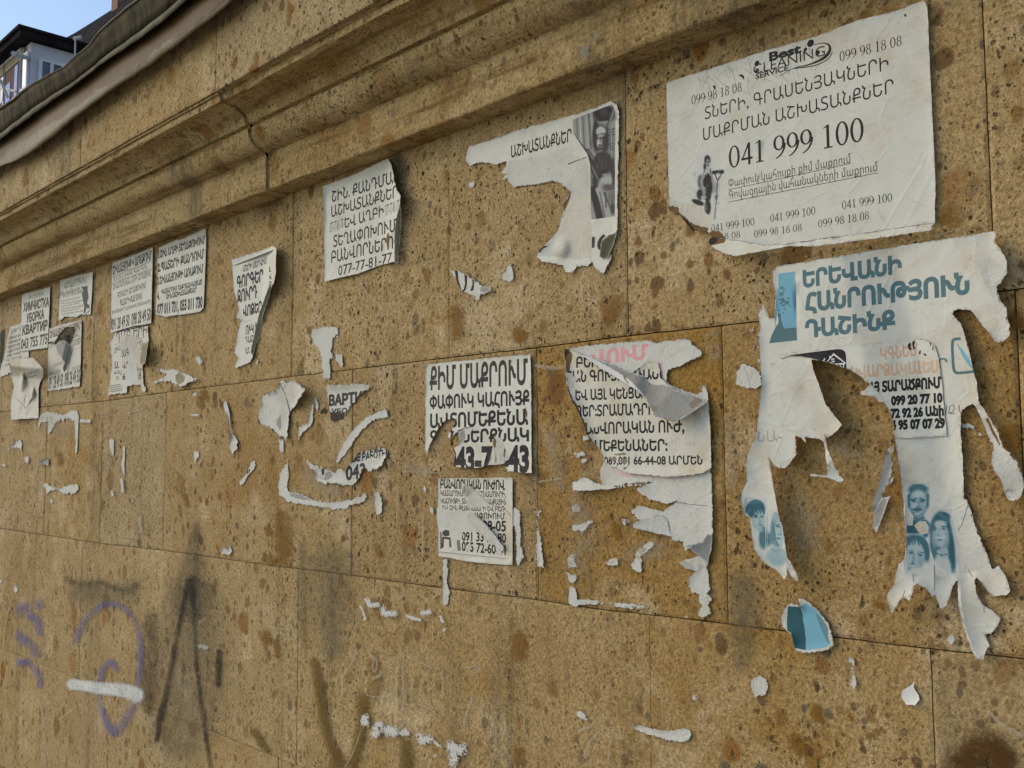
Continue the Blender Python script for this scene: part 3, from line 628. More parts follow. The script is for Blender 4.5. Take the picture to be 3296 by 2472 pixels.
RS = [((1, 3), [(945, 195), (990, 250), (1060, 245)], 42), ((1, 3), [(900, 260), (930, 320), (940, 375)], 22), ((1, 3), [(1090, 270), (1110, 320), (1200, 320)], 46), ((1, 3), [(1300, 345), (1360, 365), (1415, 380)], 26), ((1, 3), [(1440, 320), (1500, 310)], 44), ((1, 3), [(1590, 350), (1620, 400)], 22),
      ((1, 3), [(935, 1225), (945, 1280)], 60), ((1, 3), [(1020, 1370), (1050, 1290), (1080, 1290)], 64), ((1, 3), [(1120, 1320), (1160, 1340), (1215, 1350)], 78), ((1, 3), [(1250, 1360), (1300, 1350)], 56), ((1, 3), [(1400, 1380), (1440, 1420), (1500, 1410)], 64), ((1, 3), [(1540, 1430), (1600, 1480)], 22),
      ((1, 3), [(1680, 1470), (1740, 1500), (1780, 1500)], 90), ((1, 3), [(1710, 1540), (1705, 1620)], 70), ((1, 3), [(1630, 455), (1620, 475)], 22), ((1, 3), [(1548, 1545), (1552, 1560)], 24), ((0, 2), [(1650, 265), (1710, 270)], 18), ((0, 2), [(700, 320), (770, 320)], 26),
      ((0, 2), [(1050, 830), (1060, 930)], 22), ((0, 2), [(965, 930), (975, 960)], 22), ((0, 2), [(230, 640), (235, 665)], 34), ((2, 3), [(1570, 1040), (1580, 1060)], 26), ((1, 1), [(225, 1640), (240, 1659)], 40), ((1, 1), [(320, 1640), (340, 1660)], 40), ((0, 1), [(1715, 1440), (1730, 1470)], 40), ((0, 2), [(30, 690), (35, 705)], 22)]
for t, pl, w in RS: stroke(None, t, pl, w, RESIDUE, name="paper_residue")
# paint drips and spots on the cornice fascia
stroke("grey paint dab on the cornice fascia", (2, 0), [(620, 420), (630, 480)], 80, GREY_D, name="paint_spot", plane=0.0635)
stroke("small grey paint dab on the cornice fascia", (2, 0), [(725, 290), (722, 330)], 45, GREY_D, name="paint_spot", plane=0.0635)

# ------------------------------------------------------------------ paper machinery
MM = 1000.0
def wp(c, r, x, y):
    p = on_y(*tile(c, r, x, y)); return (p[0] * MM, p[2] * MM)
def pts(t, s, off=(0, 0)):
    return [wp(t[0], t[1], float(a.split(',')[0]) + off[0], float(a.split(',')[1]) + off[1]) for a in s.split()]
def inside_edges(C, E, winding=False):
    """C (n,2) points, E (m,4) directed edges; even-odd or non-zero rule"""
    if len(E) == 0: return np.zeros(len(C), bool)
    x, y = C[:, 0][:, None], C[:, 1][:, None]; x1, y1, x2, y2 = (E[:, k][None, :] for k in range(4))
    up = (y1 <= y) & (y2 > y); dn = (y2 <= y) & (y1 > y)
    with np.errstate(divide='ignore', invalid='ignore'):
        xi = x1 + (y - y1) * (x2 - x1) / np.where(y2 == y1, 1e-12, y2 - y1)
    hit = x < xi
    if winding: return ((up & hit).sum(1).astype(int) - (dn & hit).sum(1).astype(int)) != 0
    return (((up | dn) & hit).sum(1) % 2) == 1
def poly_edges(p):
    return [(p[i][0], p[i][1], p[(i + 1) % len(p)][0], p[(i + 1) % len(p)][1]) for i in range(len(p))]
_tc = {}
def _area(L): return 0.5 * float(np.sum(L[:, 0] * np.roll(L[:, 1], -1) - np.roll(L[:, 0], -1) * L[:, 1]))
def text_contours(s, bold):
    key = (s, bold)
    if key in _tc: return _tc[key]
    c = bpy.data.curves.new('t', 'FONT'); c.body = s; c.resolution_u = 3; c.fill_mode = 'NONE'
    o = bpy.data.objects.new('t', c); COL.objects.link(o)
    e = o.evaluated_get(bpy.context.evaluated_depsgraph_get()); me = e.to_mesh()
    V = np.array([v.co[:2] for v in me.vertices]); nxt = {}; 
    for ed in me.edges: nxt.setdefault(ed.vertices[0], []).append(ed.vertices[1]); nxt.setdefault(ed.vertices[1], []).append(ed.vertices[0])
    # edges of a filled-off text curve come in contour order
    loops, seen = [], set()
    for st in range(len(V)):
        if st in seen or st not in nxt: continue
        lp = [st]; seen.add(st); prev, cur = None, st
        first = True
        while True:
            cand = [k for k in nxt[cur] if k != prev]
            if not cand: break
            k = st + 1 if first and (st + 1) in cand else cand[0]
            first = False
            if k == st: break
            if k in seen: break
            lp.append(k); seen.add(k); prev, cur = cur, k
        if len(lp) > 2: loops.append(V[lp])
    e.to_mesh_clear(); bpy.data.objects.remove(o); bpy.data.curves.remove(c)
    out = []; info = [(L[:, 0].min(), L[:, 0].max(), _area(L)) for L in loops]
    for L in loops:
        keep = [0]
        for i in range(1, len(L)):
            if np.linalg.norm(L[i] - L[keep[-1]]) > 0.004: keep.append(i)
        L = L[keep]
        if len(L) < 3: continue
        if bold:
            mx_ = L[:, 0].mean(); BOLD_SIGN = 1.0 if max((i for i in info if i[0] - .02 <= mx_ <= i[1] + .02), key=lambda i: abs(i[2]))[2] > 0 else -1.0
            a = np.roll(L, 1, 0); b = np.roll(L, -1, 0)
            d1 = L - a; d1 /= np.linalg.norm(d1, axis=1, keepdims=True); d2 = b - L; d2 /= np.linalg.norm(d2, axis=1, keepdims=True)
            n1 = np.stack([d1[:, 1], -d1[:, 0]], 1); n2 = np.stack([d2[:, 1], -d2[:, 0]], 1); n = n1 + n2; ln = np.linalg.norm(n, axis=1, keepdims=True); n = n / np.maximum(ln, 1e-6)
            cs = np.maximum((n * n1).sum(1, keepdims=True), 0.5)
            L = L + BOLD_SIGN * n * bold / cs
        out.append(L)
    _tc[key] = out
    return out
def text_edges(t, s, bl, br, h, bold=0.0, fit=None, serif=False):
    """edges of a text line: baseline ends and cap height in tile pixels"""
    a = np.array(wp(t[0], t[1], *bl)); b = np.array(wp(t[0], t[1], *br)); u = np.array(wp(t[0], t[1], bl[0], bl[1] - h))
    upz = u[1] - a[1]
    Ls = serif_contours(s) if serif else text_contours(s, bold)
    if not Ls: return []
    al = np.concatenate(Ls); x0, x1 = al[:, 0].min(), al[:, 0].max()
    cap = 0.70 if (serif or not any('\u0530' <= ch <= '\u058f' for ch in s)) else 0.724
    cap += bold
    E = []
    for L in Ls:
        q = a[None, :] + ((L[:, 0] - x0) / (x1 - x0))[:, None] * (b - a)[None, :]; q[:, 1] += L[:, 1] / cap * upz
        E += poly_edges(q)
    return E
# numerals with thick and thin strokes for the big serif phone numbers
def _ribbon(pl, ws):
    L, Rr = [], []
    n = len(pl); P = np.array(pl, float)
    for i in range(n):
        d = P[min(n - 1, i + 1)] - P[max(0, i - 1)]; d /= np.linalg.norm(d) + 1e-9; nn = np.array([-d[1], d[0]])
        L.append(P[i] + nn * ws[i] / 2); Rr.append(P[i] - nn * ws[i] / 2)
    q = np.array(L + Rr[::-1])
    return q if _area(q) > 0 else q[::-1]
def _ell(cx, cy, rx, ry, a0=0, a1=360, n=20): return [(cx + rx * math.cos(math.radians(a0 + (a1 - a0) * k / n)), cy + ry * math.sin(math.radians(a0 + (a1 - a0) * k / n))) for k in range(n + 1)]
def _ring(cx, cy, rx, ry, thick, thin):
    o = np.array(_ell(cx, cy, rx, ry)[:-1]); i = np.array(_ell(cx, cy, rx - thick, ry - thin)[:-1])[::-1]; return [o, i]
def serif_glyph(ch):
    R_ = lambda x0, y0, x1, y1: np.array([(x0, y0), (x1, y0), (x1, y1), (x0, y1)], float)
    if ch == '0': return 0.50, _ring(0.25, 0.35, 0.225, 0.36, 0.095, 0.042)
    if ch == '1': return 0.50, [R_(0.21, 0.02, 0.31, 0.70), R_(0.11, 0, 0.41, 0.042), np.array([(0.11, 0.60), (0.30, 0.66), (0.30, 0.71), (0.11, 0.635)], float)]
    if ch == '4': return 0.50, [R_(0.30, 0.0, 0.395, 0.70), R_(0.03, 0.165, 0.48, 0.235), np.array([(0.03, 0.175), (0.09, 0.175), (0.36, 0.66), (0.31, 0.70)], float)]
    if ch == '9':
        tl = _ell(0.02, 0.44, 0.44, 0.44, 0, -78, 12); return 0.50, _ring(0.245, 0.475, 0.215, 0.235, 0.095, 0.040) + [_ribbon(tl, [0.095 - 0.058 * k / 12 for k in range(13)])]
    if ch == '8': return 0.50, _ring(0.25, 0.53, 0.175, 0.18, 0.078, 0.036) + _ring(0.25, 0.19, 0.21, 0.20, 0.088, 0.040)
    return 0.26, []
def serif_contours(s):
    x, out = 0.0, []
    for ch in s:
        w, g = serif_glyph(ch)
        out += [L + np.array([x, 0.0]) for L in g]; x += w
    return out

def jagged(poly, amp, step, seed):
    """a torn edge: resample and push in and out (mm); big ragged tears on the far pieces"""
    out = []; n = len(poly); far = max(1.0, math.hypot(poly[0][0], 1270) / 1500.0) ** 1.2 if amp > .6 else 1.0
    amp *= far; step *= far; fq = 1.0 / far
    for i in range(n):
        a = np.array(poly[i]); b = np.array(poly[(i + 1) % n]); L = np.linalg.norm(b - a); k = max(1, int(L / step))
        d = (b - a) / (L + 1e-9); nn = np.array([-d[1], d[0]])
        for j in range(k):
            p = a + (b - a) * j / k
            w = amp * (nz(p[0], p[1], seed, 0.16 * fq) + 0.8 * nz(p[0], p[1], seed + 9, 0.42 * fq) + 0.6 * nz(p[0], p[1], seed + 5, 0.95 * fq))
            out.append(tuple(p + nn * w * (1 if j else 0.3)))
    return out
PID = [0]
class Sheet:
    """geometry of one piece of paper: outline, print, and its height above the stone"""
    def __init__(self, t, outline, z=1.2, jit=0.5, step=5.0, wr=0.8, curls=(), lift=2.0, off=(0, 0), bumps=(), under=None):
        self.under = under
        PID[0] += 1; self.seed = PID[0] * 3.71; self.t = t; self.z = z; self.wr = wr; self.step = step; self.lift = lift
        self.poly = jagged(pts(t, outline, off), jit * 1.25, 1.5 if jit > .55 else max(2.2, step * .6), self.seed)
        self.curls = []
        for (a, b, c, H, Lm, pw) in curls:
            A, B, Cc = (np.array(wp(t[0], t[1], *q)) for q in (a, b, c)); d = (B - A) / np.linalg.norm(B - A); n = np.array([-d[1], d[0]])
            if (Cc - A) @ n < 0: n = -n
            self.curls.append((A, n, H, Lm, pw))
        self.bumps = [(np.array(wp(t[0], t[1], *q)), R, H) for (q, R, H) in bumps]
        self.E = np.array(poly_edges(self.poly)); self.inks = []; self.fine = []; self.tones = {}
    def height(self, x, y, bd):
        z = self.z + self.wr * (0.9 * noise.noise(Vector((x * .018, y * .018, self.seed))) + 0.45 * noise.noise(Vector((x * .05, y * .05, self.seed + 4))) + 0.6)
        e = max(0.0, 1.0 - bd / 14.0)
        z += self.lift * e * e * (0.35 + 0.9 * max(0, noise.noise(Vector((x * .022, y * .022, self.seed + 8)))) * 2.0)
        for A, n, H, Lm, pw in self.curls:
            d = (np.array([x, y]) - A) @ n
            if d > 0: z += H * min(1.25, d / Lm) ** pw
        for A, R, H in self.bumps:
            d = math.hypot(x - A[0], y - A[1]) / R
            if d < 1: z += H * (1 - d * d) ** 2
        if self.under is not None:
            ub = float(np.sqrt(((np.array(self.under.poly) - np.array([x, y])) ** 2).sum(1).min()))
            z = max(self.under.height(x, y, ub) + 1.2 + 0.5 * (z - self.z), z)
        return max(z, 0.9)
    def ink(self, name, E, mat, winding=False, label=None): self.inks.append((name, np.array(E, float).reshape(-1, 4), mat, winding, label)); return self
    def photo(self, name, outline, shapes, mat, step=1.5, base=1.0, label=None):
        """a printed photograph: continuous tone from soft shapes given in tile pixels"""
        p = pts(self.t, outline); E = poly_edges(p); P = np.array(p); Ea = np.array(E)
        G = np.array([(x, y) for y in np.arange(P[:, 1].min(), P[:, 1].max(), step) for x in np.arange(P[:, 0].min(), P[:, 0].max(), step)])
        self.fine.append(G[inside_edges(G, Ea)]); self.tones[len(self.inks)] = (shapes, base)
        return self.ink(name, E, mat, False, label)
    def tone(self, k, X, Z):
        shapes, base = self.tones[k]; v = MC @ np.stack([X / MM, -(Z / MM - CAM_Z), np.full(len(X), CAM_D)])
        x = (v[0] / v[2] * FPX + 1648 - 824 * self.t[0]) / K; y = (v[1] / v[2] * FPX + 1236 - 618 * self.t[1]) / K
        t = np.full(len(X), base)
        ss = lambda a: np.clip(a, 0, 1) ** 2 * (3 - 2 * np.clip(a, 0, 1))
        for sh in shapes:
            if sh[0] == 'E':
                _, cx, cy, rx, ry, tn, sf = sh[:7]; a = math.radians(sh[7]) if len(sh) > 7 else 0.0
                dx, dy = x - cx, y - cy; u = dx * math.cos(a) + dy * math.sin(a); w = -dx * math.sin(a) + dy * math.cos(a)
                m = ss((1 + sf - np.hypot(u / rx, w / ry)) / (2 * sf))
            else:
                _, pl, wd, tn, sf = sh; d = np.full(len(X), 1e9)
                for (ax, ay), (bx, by) in zip(pl[:-1], pl[1:]):
                    q = np.clip(((x - ax) * (bx - ax) + (y - ay) * (by - ay)) / ((bx - ax) ** 2 + (by - ay) ** 2 + 1e-9), 0, 1)
                    d = np.minimum(d, np.hypot(x - ax - q * (bx - ax), y - ay - q * (by - ay)))
                m = ss((1 + sf - d / (wd / 2)) / (2 * sf))
            t = t * (1 - m) + tn * m
        return t
    def text(self, s, bl, br, h, bold=0.03, name="text_line", mat=None, serif=False):
        return self.ink(name, text_edges(self.t, s, bl, br, h, bold, serif=serif), mat or INK, True)
    def poly_ink(self, name, s, mat, jit=0.0, label=None):
        p = pts(self.t, s)
        if jit: p = jagged(p, jit, 3.0, self.seed + 5)
        return self.ink(name, poly_edges(p), mat, False, label)
    def multi(self, name, plist, mat, jit=0.0):
        E = []
        for s in plist:
            p = pts(self.t, s)
            if jit: p = jagged(p, jit, 3.0, self.seed + 5)
            E += [tuple(e) for e in _ccw_edges(p)]
        return self.ink(name, E, mat, True)
    def lines(self, name, segs, w, mat):
        E = []
        for sg in segs:
            p = [np.array(wp(self.t[0], self.t[1], *q)) for q in sg]
            E += poly_edges(_ribbon(p, [w] * len(p)))
        return self.ink(name, E, mat, True)
    def build(self, parent, base_mat, base_name="sheet"):
        P = np.array(self.poly); mn, mx = P.min(0), P.max(0); st = self.step
        gx = np.arange(mn[0] + st * .5, mx[0], st); gy = np.arange(mn[1] + st * .5, mx[1], st)
        G = np.array([(x + st * .25 * (random.random() - .5), y + st * .25 * (random.random() - .5)) for y in gy for x in gx]).reshape(-1, 2)
        if len(G): G = G[inside_edges(G, self.E)]
        for Fg in self.fine:
            if len(Fg): G = np.concatenate([G, Fg[inside_edges(Fg, self.E)]])
        V = [Vector(p) for p in self.poly] + [Vector(p) for p in G]; n = len(self.poly); ed = [(i, (i + 1) % n) for i in range(n)]
        for nm, E, m, w, lb in self.inks:
            for x1, y1, x2, y2 in E:
                i = len(V); V += [Vector((x1, y1)), Vector((x2, y2))]; ed.append((i, i + 1))
        vo, eo, fo = delaunay_2d_cdt(V, ed, [], 0, 0.02, False)[:3]
        vo = np.array([(v[0], v[1]) for v in vo]); F = np.array([f for f in fo if len(f) == 3]); C = vo[F].mean(1)
        keep = inside_edges(C, self.E); F, C = F[keep], C[keep]
        own = np.full(len(F), -1)
        for k, (nm, E, m, w, lb) in enumerate(self.inks):
            if len(E) == 0: continue
            lo = np.minimum(E[:, :2], E[:, 2:]).min(0); hi = np.maximum(E[:, :2], E[:, 2:]).max(0)
            cand = np.where((C >= lo).all(1) & (C <= hi).all(1))[0]
            if len(cand): own[cand[inside_edges(C[cand], E, w)]] = k
        # distance to the outline
        used = np.unique(F); Z = np.zeros(len(vo)); Pd = np.array(self.poly)
        W3 = {}; BD = {}; far = max(1.0, math.hypot(P[0][0], 1270) / 1500.0)
        for i in used:
            x, y = vo[i]; bd = float(np.sqrt(((Pd - vo[i]) ** 2).sum(1).min()))
            z = self.height(x, y, bd) / MM; BD[i] = bd / far
            p = np.array([x / MM, 0.0, y / MM]); W3[i] = tuple(p + (CAMP - p) * (z / CAM_D))
        objs = []
        for k in range(-1, len(self.inks)):
            sel = F[own == k]
            if len(sel) == 0: continue
            ids = np.unique(sel); mp = {int(a): j for j, a in enumerate(ids)}
            nm, mat, lb = (base_name, base_mat, None) if k < 0 else (self.inks[k][0], self.inks[k][2], self.inks[k][4])
            ff = [[mp[int(a)] for a in f] for f in sel]; vv = [(*W3[i], BD[i]) for i in ids]
            if k in self.tones:
                objs.append((nm, vv, ff, mat, lb, self.tone(k, vo[ids][:, 0], vo[ids][:, 1])))
            elif k >= 0 and (nm not in LETTERS or len(_pieces(ff)) <= 3):
                for comp in _pieces(ff):
                    u = sorted({a for f in comp for a in f}); m2 = {a: j for j, a in enumerate(u)}
                    objs.append((nm, [vv[a] for a in u], [[m2[a] for a in f] for f in comp], mat, lb))
            else: objs.append((nm, vv, ff, mat, lb))
        return objs
def _ccw_edges(p):
    p = np.array(p)
    if _area(p) < 0: p = p[::-1]
    return poly_edges(p)
PAPERS = []
LETTERS = ('text_line', 'headline', 'phone_number', 'number', 'logo', 'small_print', 'pink_headline', 'house_emblem', 'tree_emblem', 'dirt_threads', 'handwriting', 'figure')
def _pieces(faces):
    """split faces into connected pieces; slivers join the biggest one"""
    par = {}
    def find(a):
        while par.setdefault(a, a) != a: par[a] = par[par[a]]; a = par[a]
        return a
    for f in faces:
        for b in f[1:]: par[find(f[0])] = find(b)
    g = {}
    for f in faces: g.setdefault(find(f[0]), []).append(f)
    L = sorted(g.values(), key=len, reverse=True)
    big = [c for c in L if len(c) >= 2][:14] or L[:1]
    rest = [f for c in L if not any(c is b for b in big) for f in c]
    big[0] = big[0] + rest
    return big
def paper(name, label, cat, sheet, mat, extra=(), group=None):
    """one flyer or scrap = one top-level thing; its print, flaps and torn layers are children"""
    o = sheet.build(None, mat)
    P = np.array(sheet.poly).mean(0) / MM
    if len(o) == 1 and not extra:
        nm, v, f, m, lb = o[0]
        ob = mesh_obj(name, v, f, m, None, origin=Vector((P[0], 0, P[1])))
    else:
        ob = empty(name, (P[0], 0, P[1]))
        for nm, v, f, m, lb, *tn in o:
            c = tag(mesh_obj(nm, v, f, m, ob), lb)
            if tn: A = c.data.attributes.new('tone', 'FLOAT', 'POINT'); A.data.foreach_set('value', [float(q) for q in tn[0]])
        for nm, sh, m, lb in extra:
            for nm2, v, f, m2, lb2 in sh.build(None, m, nm): tag(mesh_obj(nm2, v, f, m2, ob), lb if nm2 == nm else lb2)
    tag(ob, label, cat, group); PAPERS.append(ob)
    return ob
def scrap(t, outline, label, mat=None, z=0.9, lift=0.9, jit=1.6, group=None, curls=(), inks=(), wr=0.7, step=5.0, name="paper_scrap", bumps=(), extra=()):
    s = Sheet(t, outline, z=z, jit=jit, step=step, lift=lift, curls=curls, wr=wr, bumps=bumps)
    for f in inks: f(s)
    return paper(name, label, "paper scrap", s, mat or PULP, extra, group)

FL = "flyer"
# ================================================================== far left cluster
T01 = (0, 1)
s = Sheet(T01, "90,1165 190,1128 195,1375 247,1372 250,1425 150,1440 85,1440 98,1560 0,1600 0,1540 40,1400 66,1240", z=1.0, jit=0.8)
s.text("նյութ + Ա", (95, 1225), (185, 1185), 45, .02, mat=INK_S)
for i, w in enumerate(("շինանյութի", "առաքում", "վերանորոգում", "պատերի", "շին. աղբի", "տեղափոխում", "բեռների")): s.text(w, (72 - i * 4, 1275 + i * 38), (182, 1240 + i * 38), 22, .03, mat=INK_S)
fl = Sheet(T01, "38,1180 47,1215 42,1330 34,1400 18,1475 0,1548 0,1215", z=6, jit=1.0, curls=[((60, 1180), (40, 1500), (0, 1300), 22, 60, .7)])
paper("flyer", "old flyer with tiny text and a brown curled strip, tucked behind the Cyrillic flyer", FL, s, PAPER_A, [("flap", fl, BACK_O, "brownish curled strip of paper")])

s = Sheet(T01, "190,885 435,818 423,1090 412,1347 290,1362 175,1378 183,1100", z=3.4, jit=0.1, wr=0.5)
s.text("ՔԻՄ. ՑՈՆՑՈՒՄ", (248, 930), (382, 890), 36, .01, mat=INK_S)
s.text("ХИМЧИСТКА", (200, 1035), (422, 985), 74, .05, "headline"); s.text("УБОРКА", (226, 1130), (382, 1088), 74, .05)
s.text("КВАРТИР", (192, 1236), (411, 1186), 78, .05); s.text("043 755 775", (180, 1360), (410, 1310), 88, .03, "phone_number")
paper("flyer", "white flyer reading ХИМЧИСТКА УБОРКА КВАРТИР in bold black Cyrillic", FL, s, PAPER)

s = Sheet(T01, "75,1440 160,1432 240,1430 290,1437 350,1500 373,1535 372,1600 347,1640 333,1700 332,1955 210,1960 95,1969 92,1880 97,1800 118,1680 92,1545", z=2.6, jit=0.3, wr=1.6,
          curls=[((85, 1590), (360, 1620), (200, 1440), 34, 30, 1.2), ((120, 1770), (225, 1865), (110, 1950), 9, 40, .8)], bumps=[((190, 1640), 45, 16), ((280, 1740), 30, 14), ((225, 1800), 26, -6)])
s.text("ԿԱՀՈՒՅՔԻ ՔԻՄ", (195, 1600), (335, 1560), 30, .02, mat=G2)
s.text("շին. նյութեր", (195, 1625), (320, 1590), 26, .02, mat=G2); s.text("091 055", (165, 1885), (240, 1868), 26, .03, mat=G3)
s.lines("crease", [[(120, 1770), (225, 1865)], [(225, 1865), (280, 1770), (292, 1700)]], 1.6, G1)  # V-shaped shadow of the folds drawn in as dark lines
paper("flyer", "pale creased flyer with its top edge bulging forward, just below the Cyrillic cleaning flyer", FL, s, PAPER_A)

s = Sheet(T01, "520,762 660,724 803,688 795,880 782,1058 740,1062 700,1058 660,1083 620,1080 560,1075 535,1100 505,1110 508,1060 514,900", z=1.6, jit=0.35)
s.text("ՎԵՐԱՆՈՐՈԳՈՒՄ", (552, 838), (748, 782), 58, .02, "headline", INK_S); s.text("Տներ, առանձնատներ", (522, 892), (690, 845), 30, .02, mat=INK_S); s.text("ԴԻՄԱՑ՝ 093 81-59-87", (535, 915), (712, 872), 28, .02, mat=INK_S)
for i, w in enumerate(("Կաշե պատերի վերանորոգում", "Խոհանոց, սանհանգույց", "Հատակի, կաֆել, լամինատ", "Էլեկտրիկական աշխատանքներ", "Շին, պատի, գաջ, ներկ, լուսամուտ", "սանտեխնիկ, հոսանք")): s.text(w, (528, 950 + i * 23), (690 + (i % 2) * 30, 915 + i * 23), 15, .03, mat=G2)
s.poly_ink("picture", "700,820 758,812 757,850 766,905 752,960 772,985 775,1010 745,1000 738,1045 722,1048 728,985 715,930 706,880 720,850", G1, .6)
s.lines("picture", [[(725, 1040), (778, 970)], [(735, 1060), (780, 1015)]], 3.0, G1)
paper("flyer", "small torn flyer headed ՎԵՐԱՆՈՐՈԳՈՒՄ with a dark tree picture, ragged along the bottom", FL, s, PAPER)

s = Sheet(T01, "427,1175 560,1138 704,1102 702,1300 690,1679 640,1685 560,1700 415,1719 414,1500 416,1300 470,1298 520,1215 570,1166 640,1165 655,1190 622,1290 612,1310 600,1320 560,1280 500,1295 480,1320 440,1308 418,1310 422,1240", z=2.0, jit=0.7)
s.text("ՇԻՆԱՆՅՈՒԹ + ԱՌԱՔՈՒՄ", (432, 1262), (695, 1180), 62, .04, "headline"); s.lines("rule_line", [[(425, 1345), (470, 1330)], [(640, 1210), (698, 1195)], [(650, 1275), (698, 1260)]], 1.4, INK)
s.text("ՑԵՄԵՆՏ, ԳԱՋ, ԲԱԿ...", (432, 1330), (690, 1245), 36, .02, mat=INK_S); s.text("ՀԵՌԱՑՈՒՄ", (630, 1330), (692, 1310), 52, .02, mat=INK_S)
s.text("խանութներից", (470, 1510), (575, 1470), 34, .02, mat=G2); s.text("բեռնատար", (620, 1545), (690, 1520), 40, .02, mat=G2); s.text("ՇԻՆ. ԱՂԲ", (425, 1590), (520, 1570), 32, .02, mat=INK_S)
s.text("091 28 49 50  098 28 49 50", (419, 1706), (688, 1640), 108, .03, "phone_number")
fl = Sheet(T01, "490,1315 560,1290 610,1320 618,1350 600,1440 575,1530 555,1560 540,1520 560,1470 500,1400 485,1360", z=5, jit=.6, curls=[((620, 1290), (560, 1560), (500, 1350), 14, 40, .8)])
paper("flyer", "flyer with a dark hole and torn tongue, under the small tree-picture flyer", FL, s, PAPER_A, [("flap", fl, BACK, "torn tongue of paper hanging in the hole")])

s = Sheet(T01, "970,612 1150,545 1322,478 1318,620 1312,880 1305,1135 1140,1162 955,1218 962,900", z=3.2, jit=0.12)
s.text("ՇԻՆԱՆՅՈՒԹ + ԱՌԱՔՈՒՄ", (976, 715), (1308, 582), 76, .045, "headline"); s.lines("rule_line", [[(975, 728), (1315, 596)], [(968, 792), (1312, 660)]], 1.3, INK)
s.text("ՑԵՄԵՆՏ, ԱՎԱԶ, ԳԱՋ, ԲԱԿ...", (977, 775), (1278, 655), 42, .015, mat=INK_S); s.text("ՇԻՆԱՐԱՐԱԿԱՆ ԱՂԲԻ ՀԵՌԱՑՈՒՄ", (976, 845), (1306, 722), 50, .02)
s.text("ԲԵՌՆԵՐԻ ՏԵՂԱՓՈԽՈՒՄ", (1014, 918), (1262, 828), 52, .02); s.text("ՊԱՏԵՐԻ ՔԱՆԴՈՒՄ", (1035, 985), (1228, 922), 54, .03)
s.text("Տրամադրվում է աշխատուժ, բեռնատարներ", (965, 1052), (1302, 955), 34, .02, mat=INK_S); s.text("091 28 49 50  098 28 49 50", (962, 1195), (1302, 1103), 98, .03, "phone_number")
paper("flyer", "tall white flyer headed ՇԻՆԱՆՅՈՒԹ + ԱՌԱՔՈՒՄ above two phone numbers, intact, under the cornice", FL, s, PAPER)

s = Sheet(T01, "995,1212 1140,1175 1277,1150 1282,1290 1255,1480 1232,1500 1240,1659 1260,1700 1255,1725 1230,1730 1215,1672 1150,1665 1100,1680 1095,1738 1010,1745 935,1757 946,1659 966,1500 948,1290 976,1250", z=1.6, jit=0.9, wr=1.2)
s.lines("border", [[(1000, 1212), (1277, 1152)]], 4.0, INK); s.text("ԴՄԲ ԵՐԻ", (1000, 1305), (1270, 1245), 88, .015, "headline", INK_S)
s.text("շին. պատերի", (985, 1380), (1230, 1310), 40, .02, mat=INK_S); s.lines("rule_line", [[(985, 1320), (1240, 1260)], [(1190, 1355), (1240, 1350)]], 1.2, INK_S)
s.text("Ս.", (990, 1525), (1030, 1520), 60, .04, mat=INK_W); s.text("անշին բեռնա", (985, 1575), (1240, 1540), 34, .02, mat=INK_S); s.text("յուղ", (1000, 1620), (1030, 1615), 36, .02, mat=INK_S)
s.multi("small_print", ["950,1672 1040,1660 1040,1668 950,1680", "950,1690 1050,1676 1050,1683 950,1697", "948,1706 1060,1694 1060,1701 948,1713", "946,1722 1055,1708 1055,1716 946,1729"], G2)
s.poly_ink("torn_layer", "1040,1235 1120,1240 1190,1260 1195,1350 1180,1500 1190,1659 1180,1668 1100,1672 1055,1600 1050,1480 1062,1400 1030,1330", PULP, 1.2)
s.text("ՆԱԳ", (1050, 1428), (1112, 1412), 64, .03, mat=INK_W); s.text("ՎՐ", (1060, 1530), (1105, 1515), 56, .03, mat=INK_W); s.text("6", (1058, 1625), (1082, 1620), 56, .04, mat=INK_W); s.text("8", (1195, 1620), (1220, 1612), 60, .01, mat=INK_S)
fl = Sheet(T01, "1218,1310 1255,1298 1280,1290 1268,1390 1252,1480 1225,1497 1203,1490 1215,1400", z=6, jit=.7, curls=[((1210, 1300), (1205, 1490), (1280, 1400), 20, 50, .8)])
paper("flyer", "ragged layered flyer right under the tall intact flyer, olive curl on its right edge", FL, s, PAPER_A, [("flap", fl, BACK_O, "olive brown curled edge")])

s = Sheet(T01, "1373,478 1450,445 1528,410 1548,418 1660,365 1776,315 1782,400 1772,700 1764,900 1756,1000 1728,1035 1600,1055 1500,1066 1430,1082 1390,1070 1345,1066 1350,900 1366,700 1358,600", z=2.8, jit=0.35)
s.text("1.ՇԻՆ. ԱՂԲԻ ՏԵՂԱՓՈԽՈՒՄ", (1368, 572), (1768, 442), 66, .05); s.text("2.ՊԱՏԵՐԻ ՔԱՆԴՈՒՄ", (1362, 690), (1762, 568), 74, .05); s.text("3.ՇԻՆԱՆՅՈՒԹԻ ԱՌԱՔՈՒՄ", (1358, 803), (1757, 692), 70, .05)
s.text("ԿԱՏԱՐՈՒՄ ԵՆՔ ՑԱՆԿԱՑԱԾ", (1394, 882), (1745, 797), 42, .05); s.text("4.", (1356, 930), (1378, 925), 62, .05); s.text("ՇԻՆ.ԱՇԽԱՏԱՆՔՆԵՐ", (1435, 925), (1702, 862), 45, .05); s.text("077 011 731, 055 011 730", (1356, 1060), (1750, 995), 92, .05, "phone_number")
s.poly_ink("torn_corner", "1343,1068 1350,1045 1385,1050 1430,1082", PULP, .8)
paper("flyer", "white flyer listing works numbered 1 to 4 above phone 077 011 731", FL, s, PAPER)

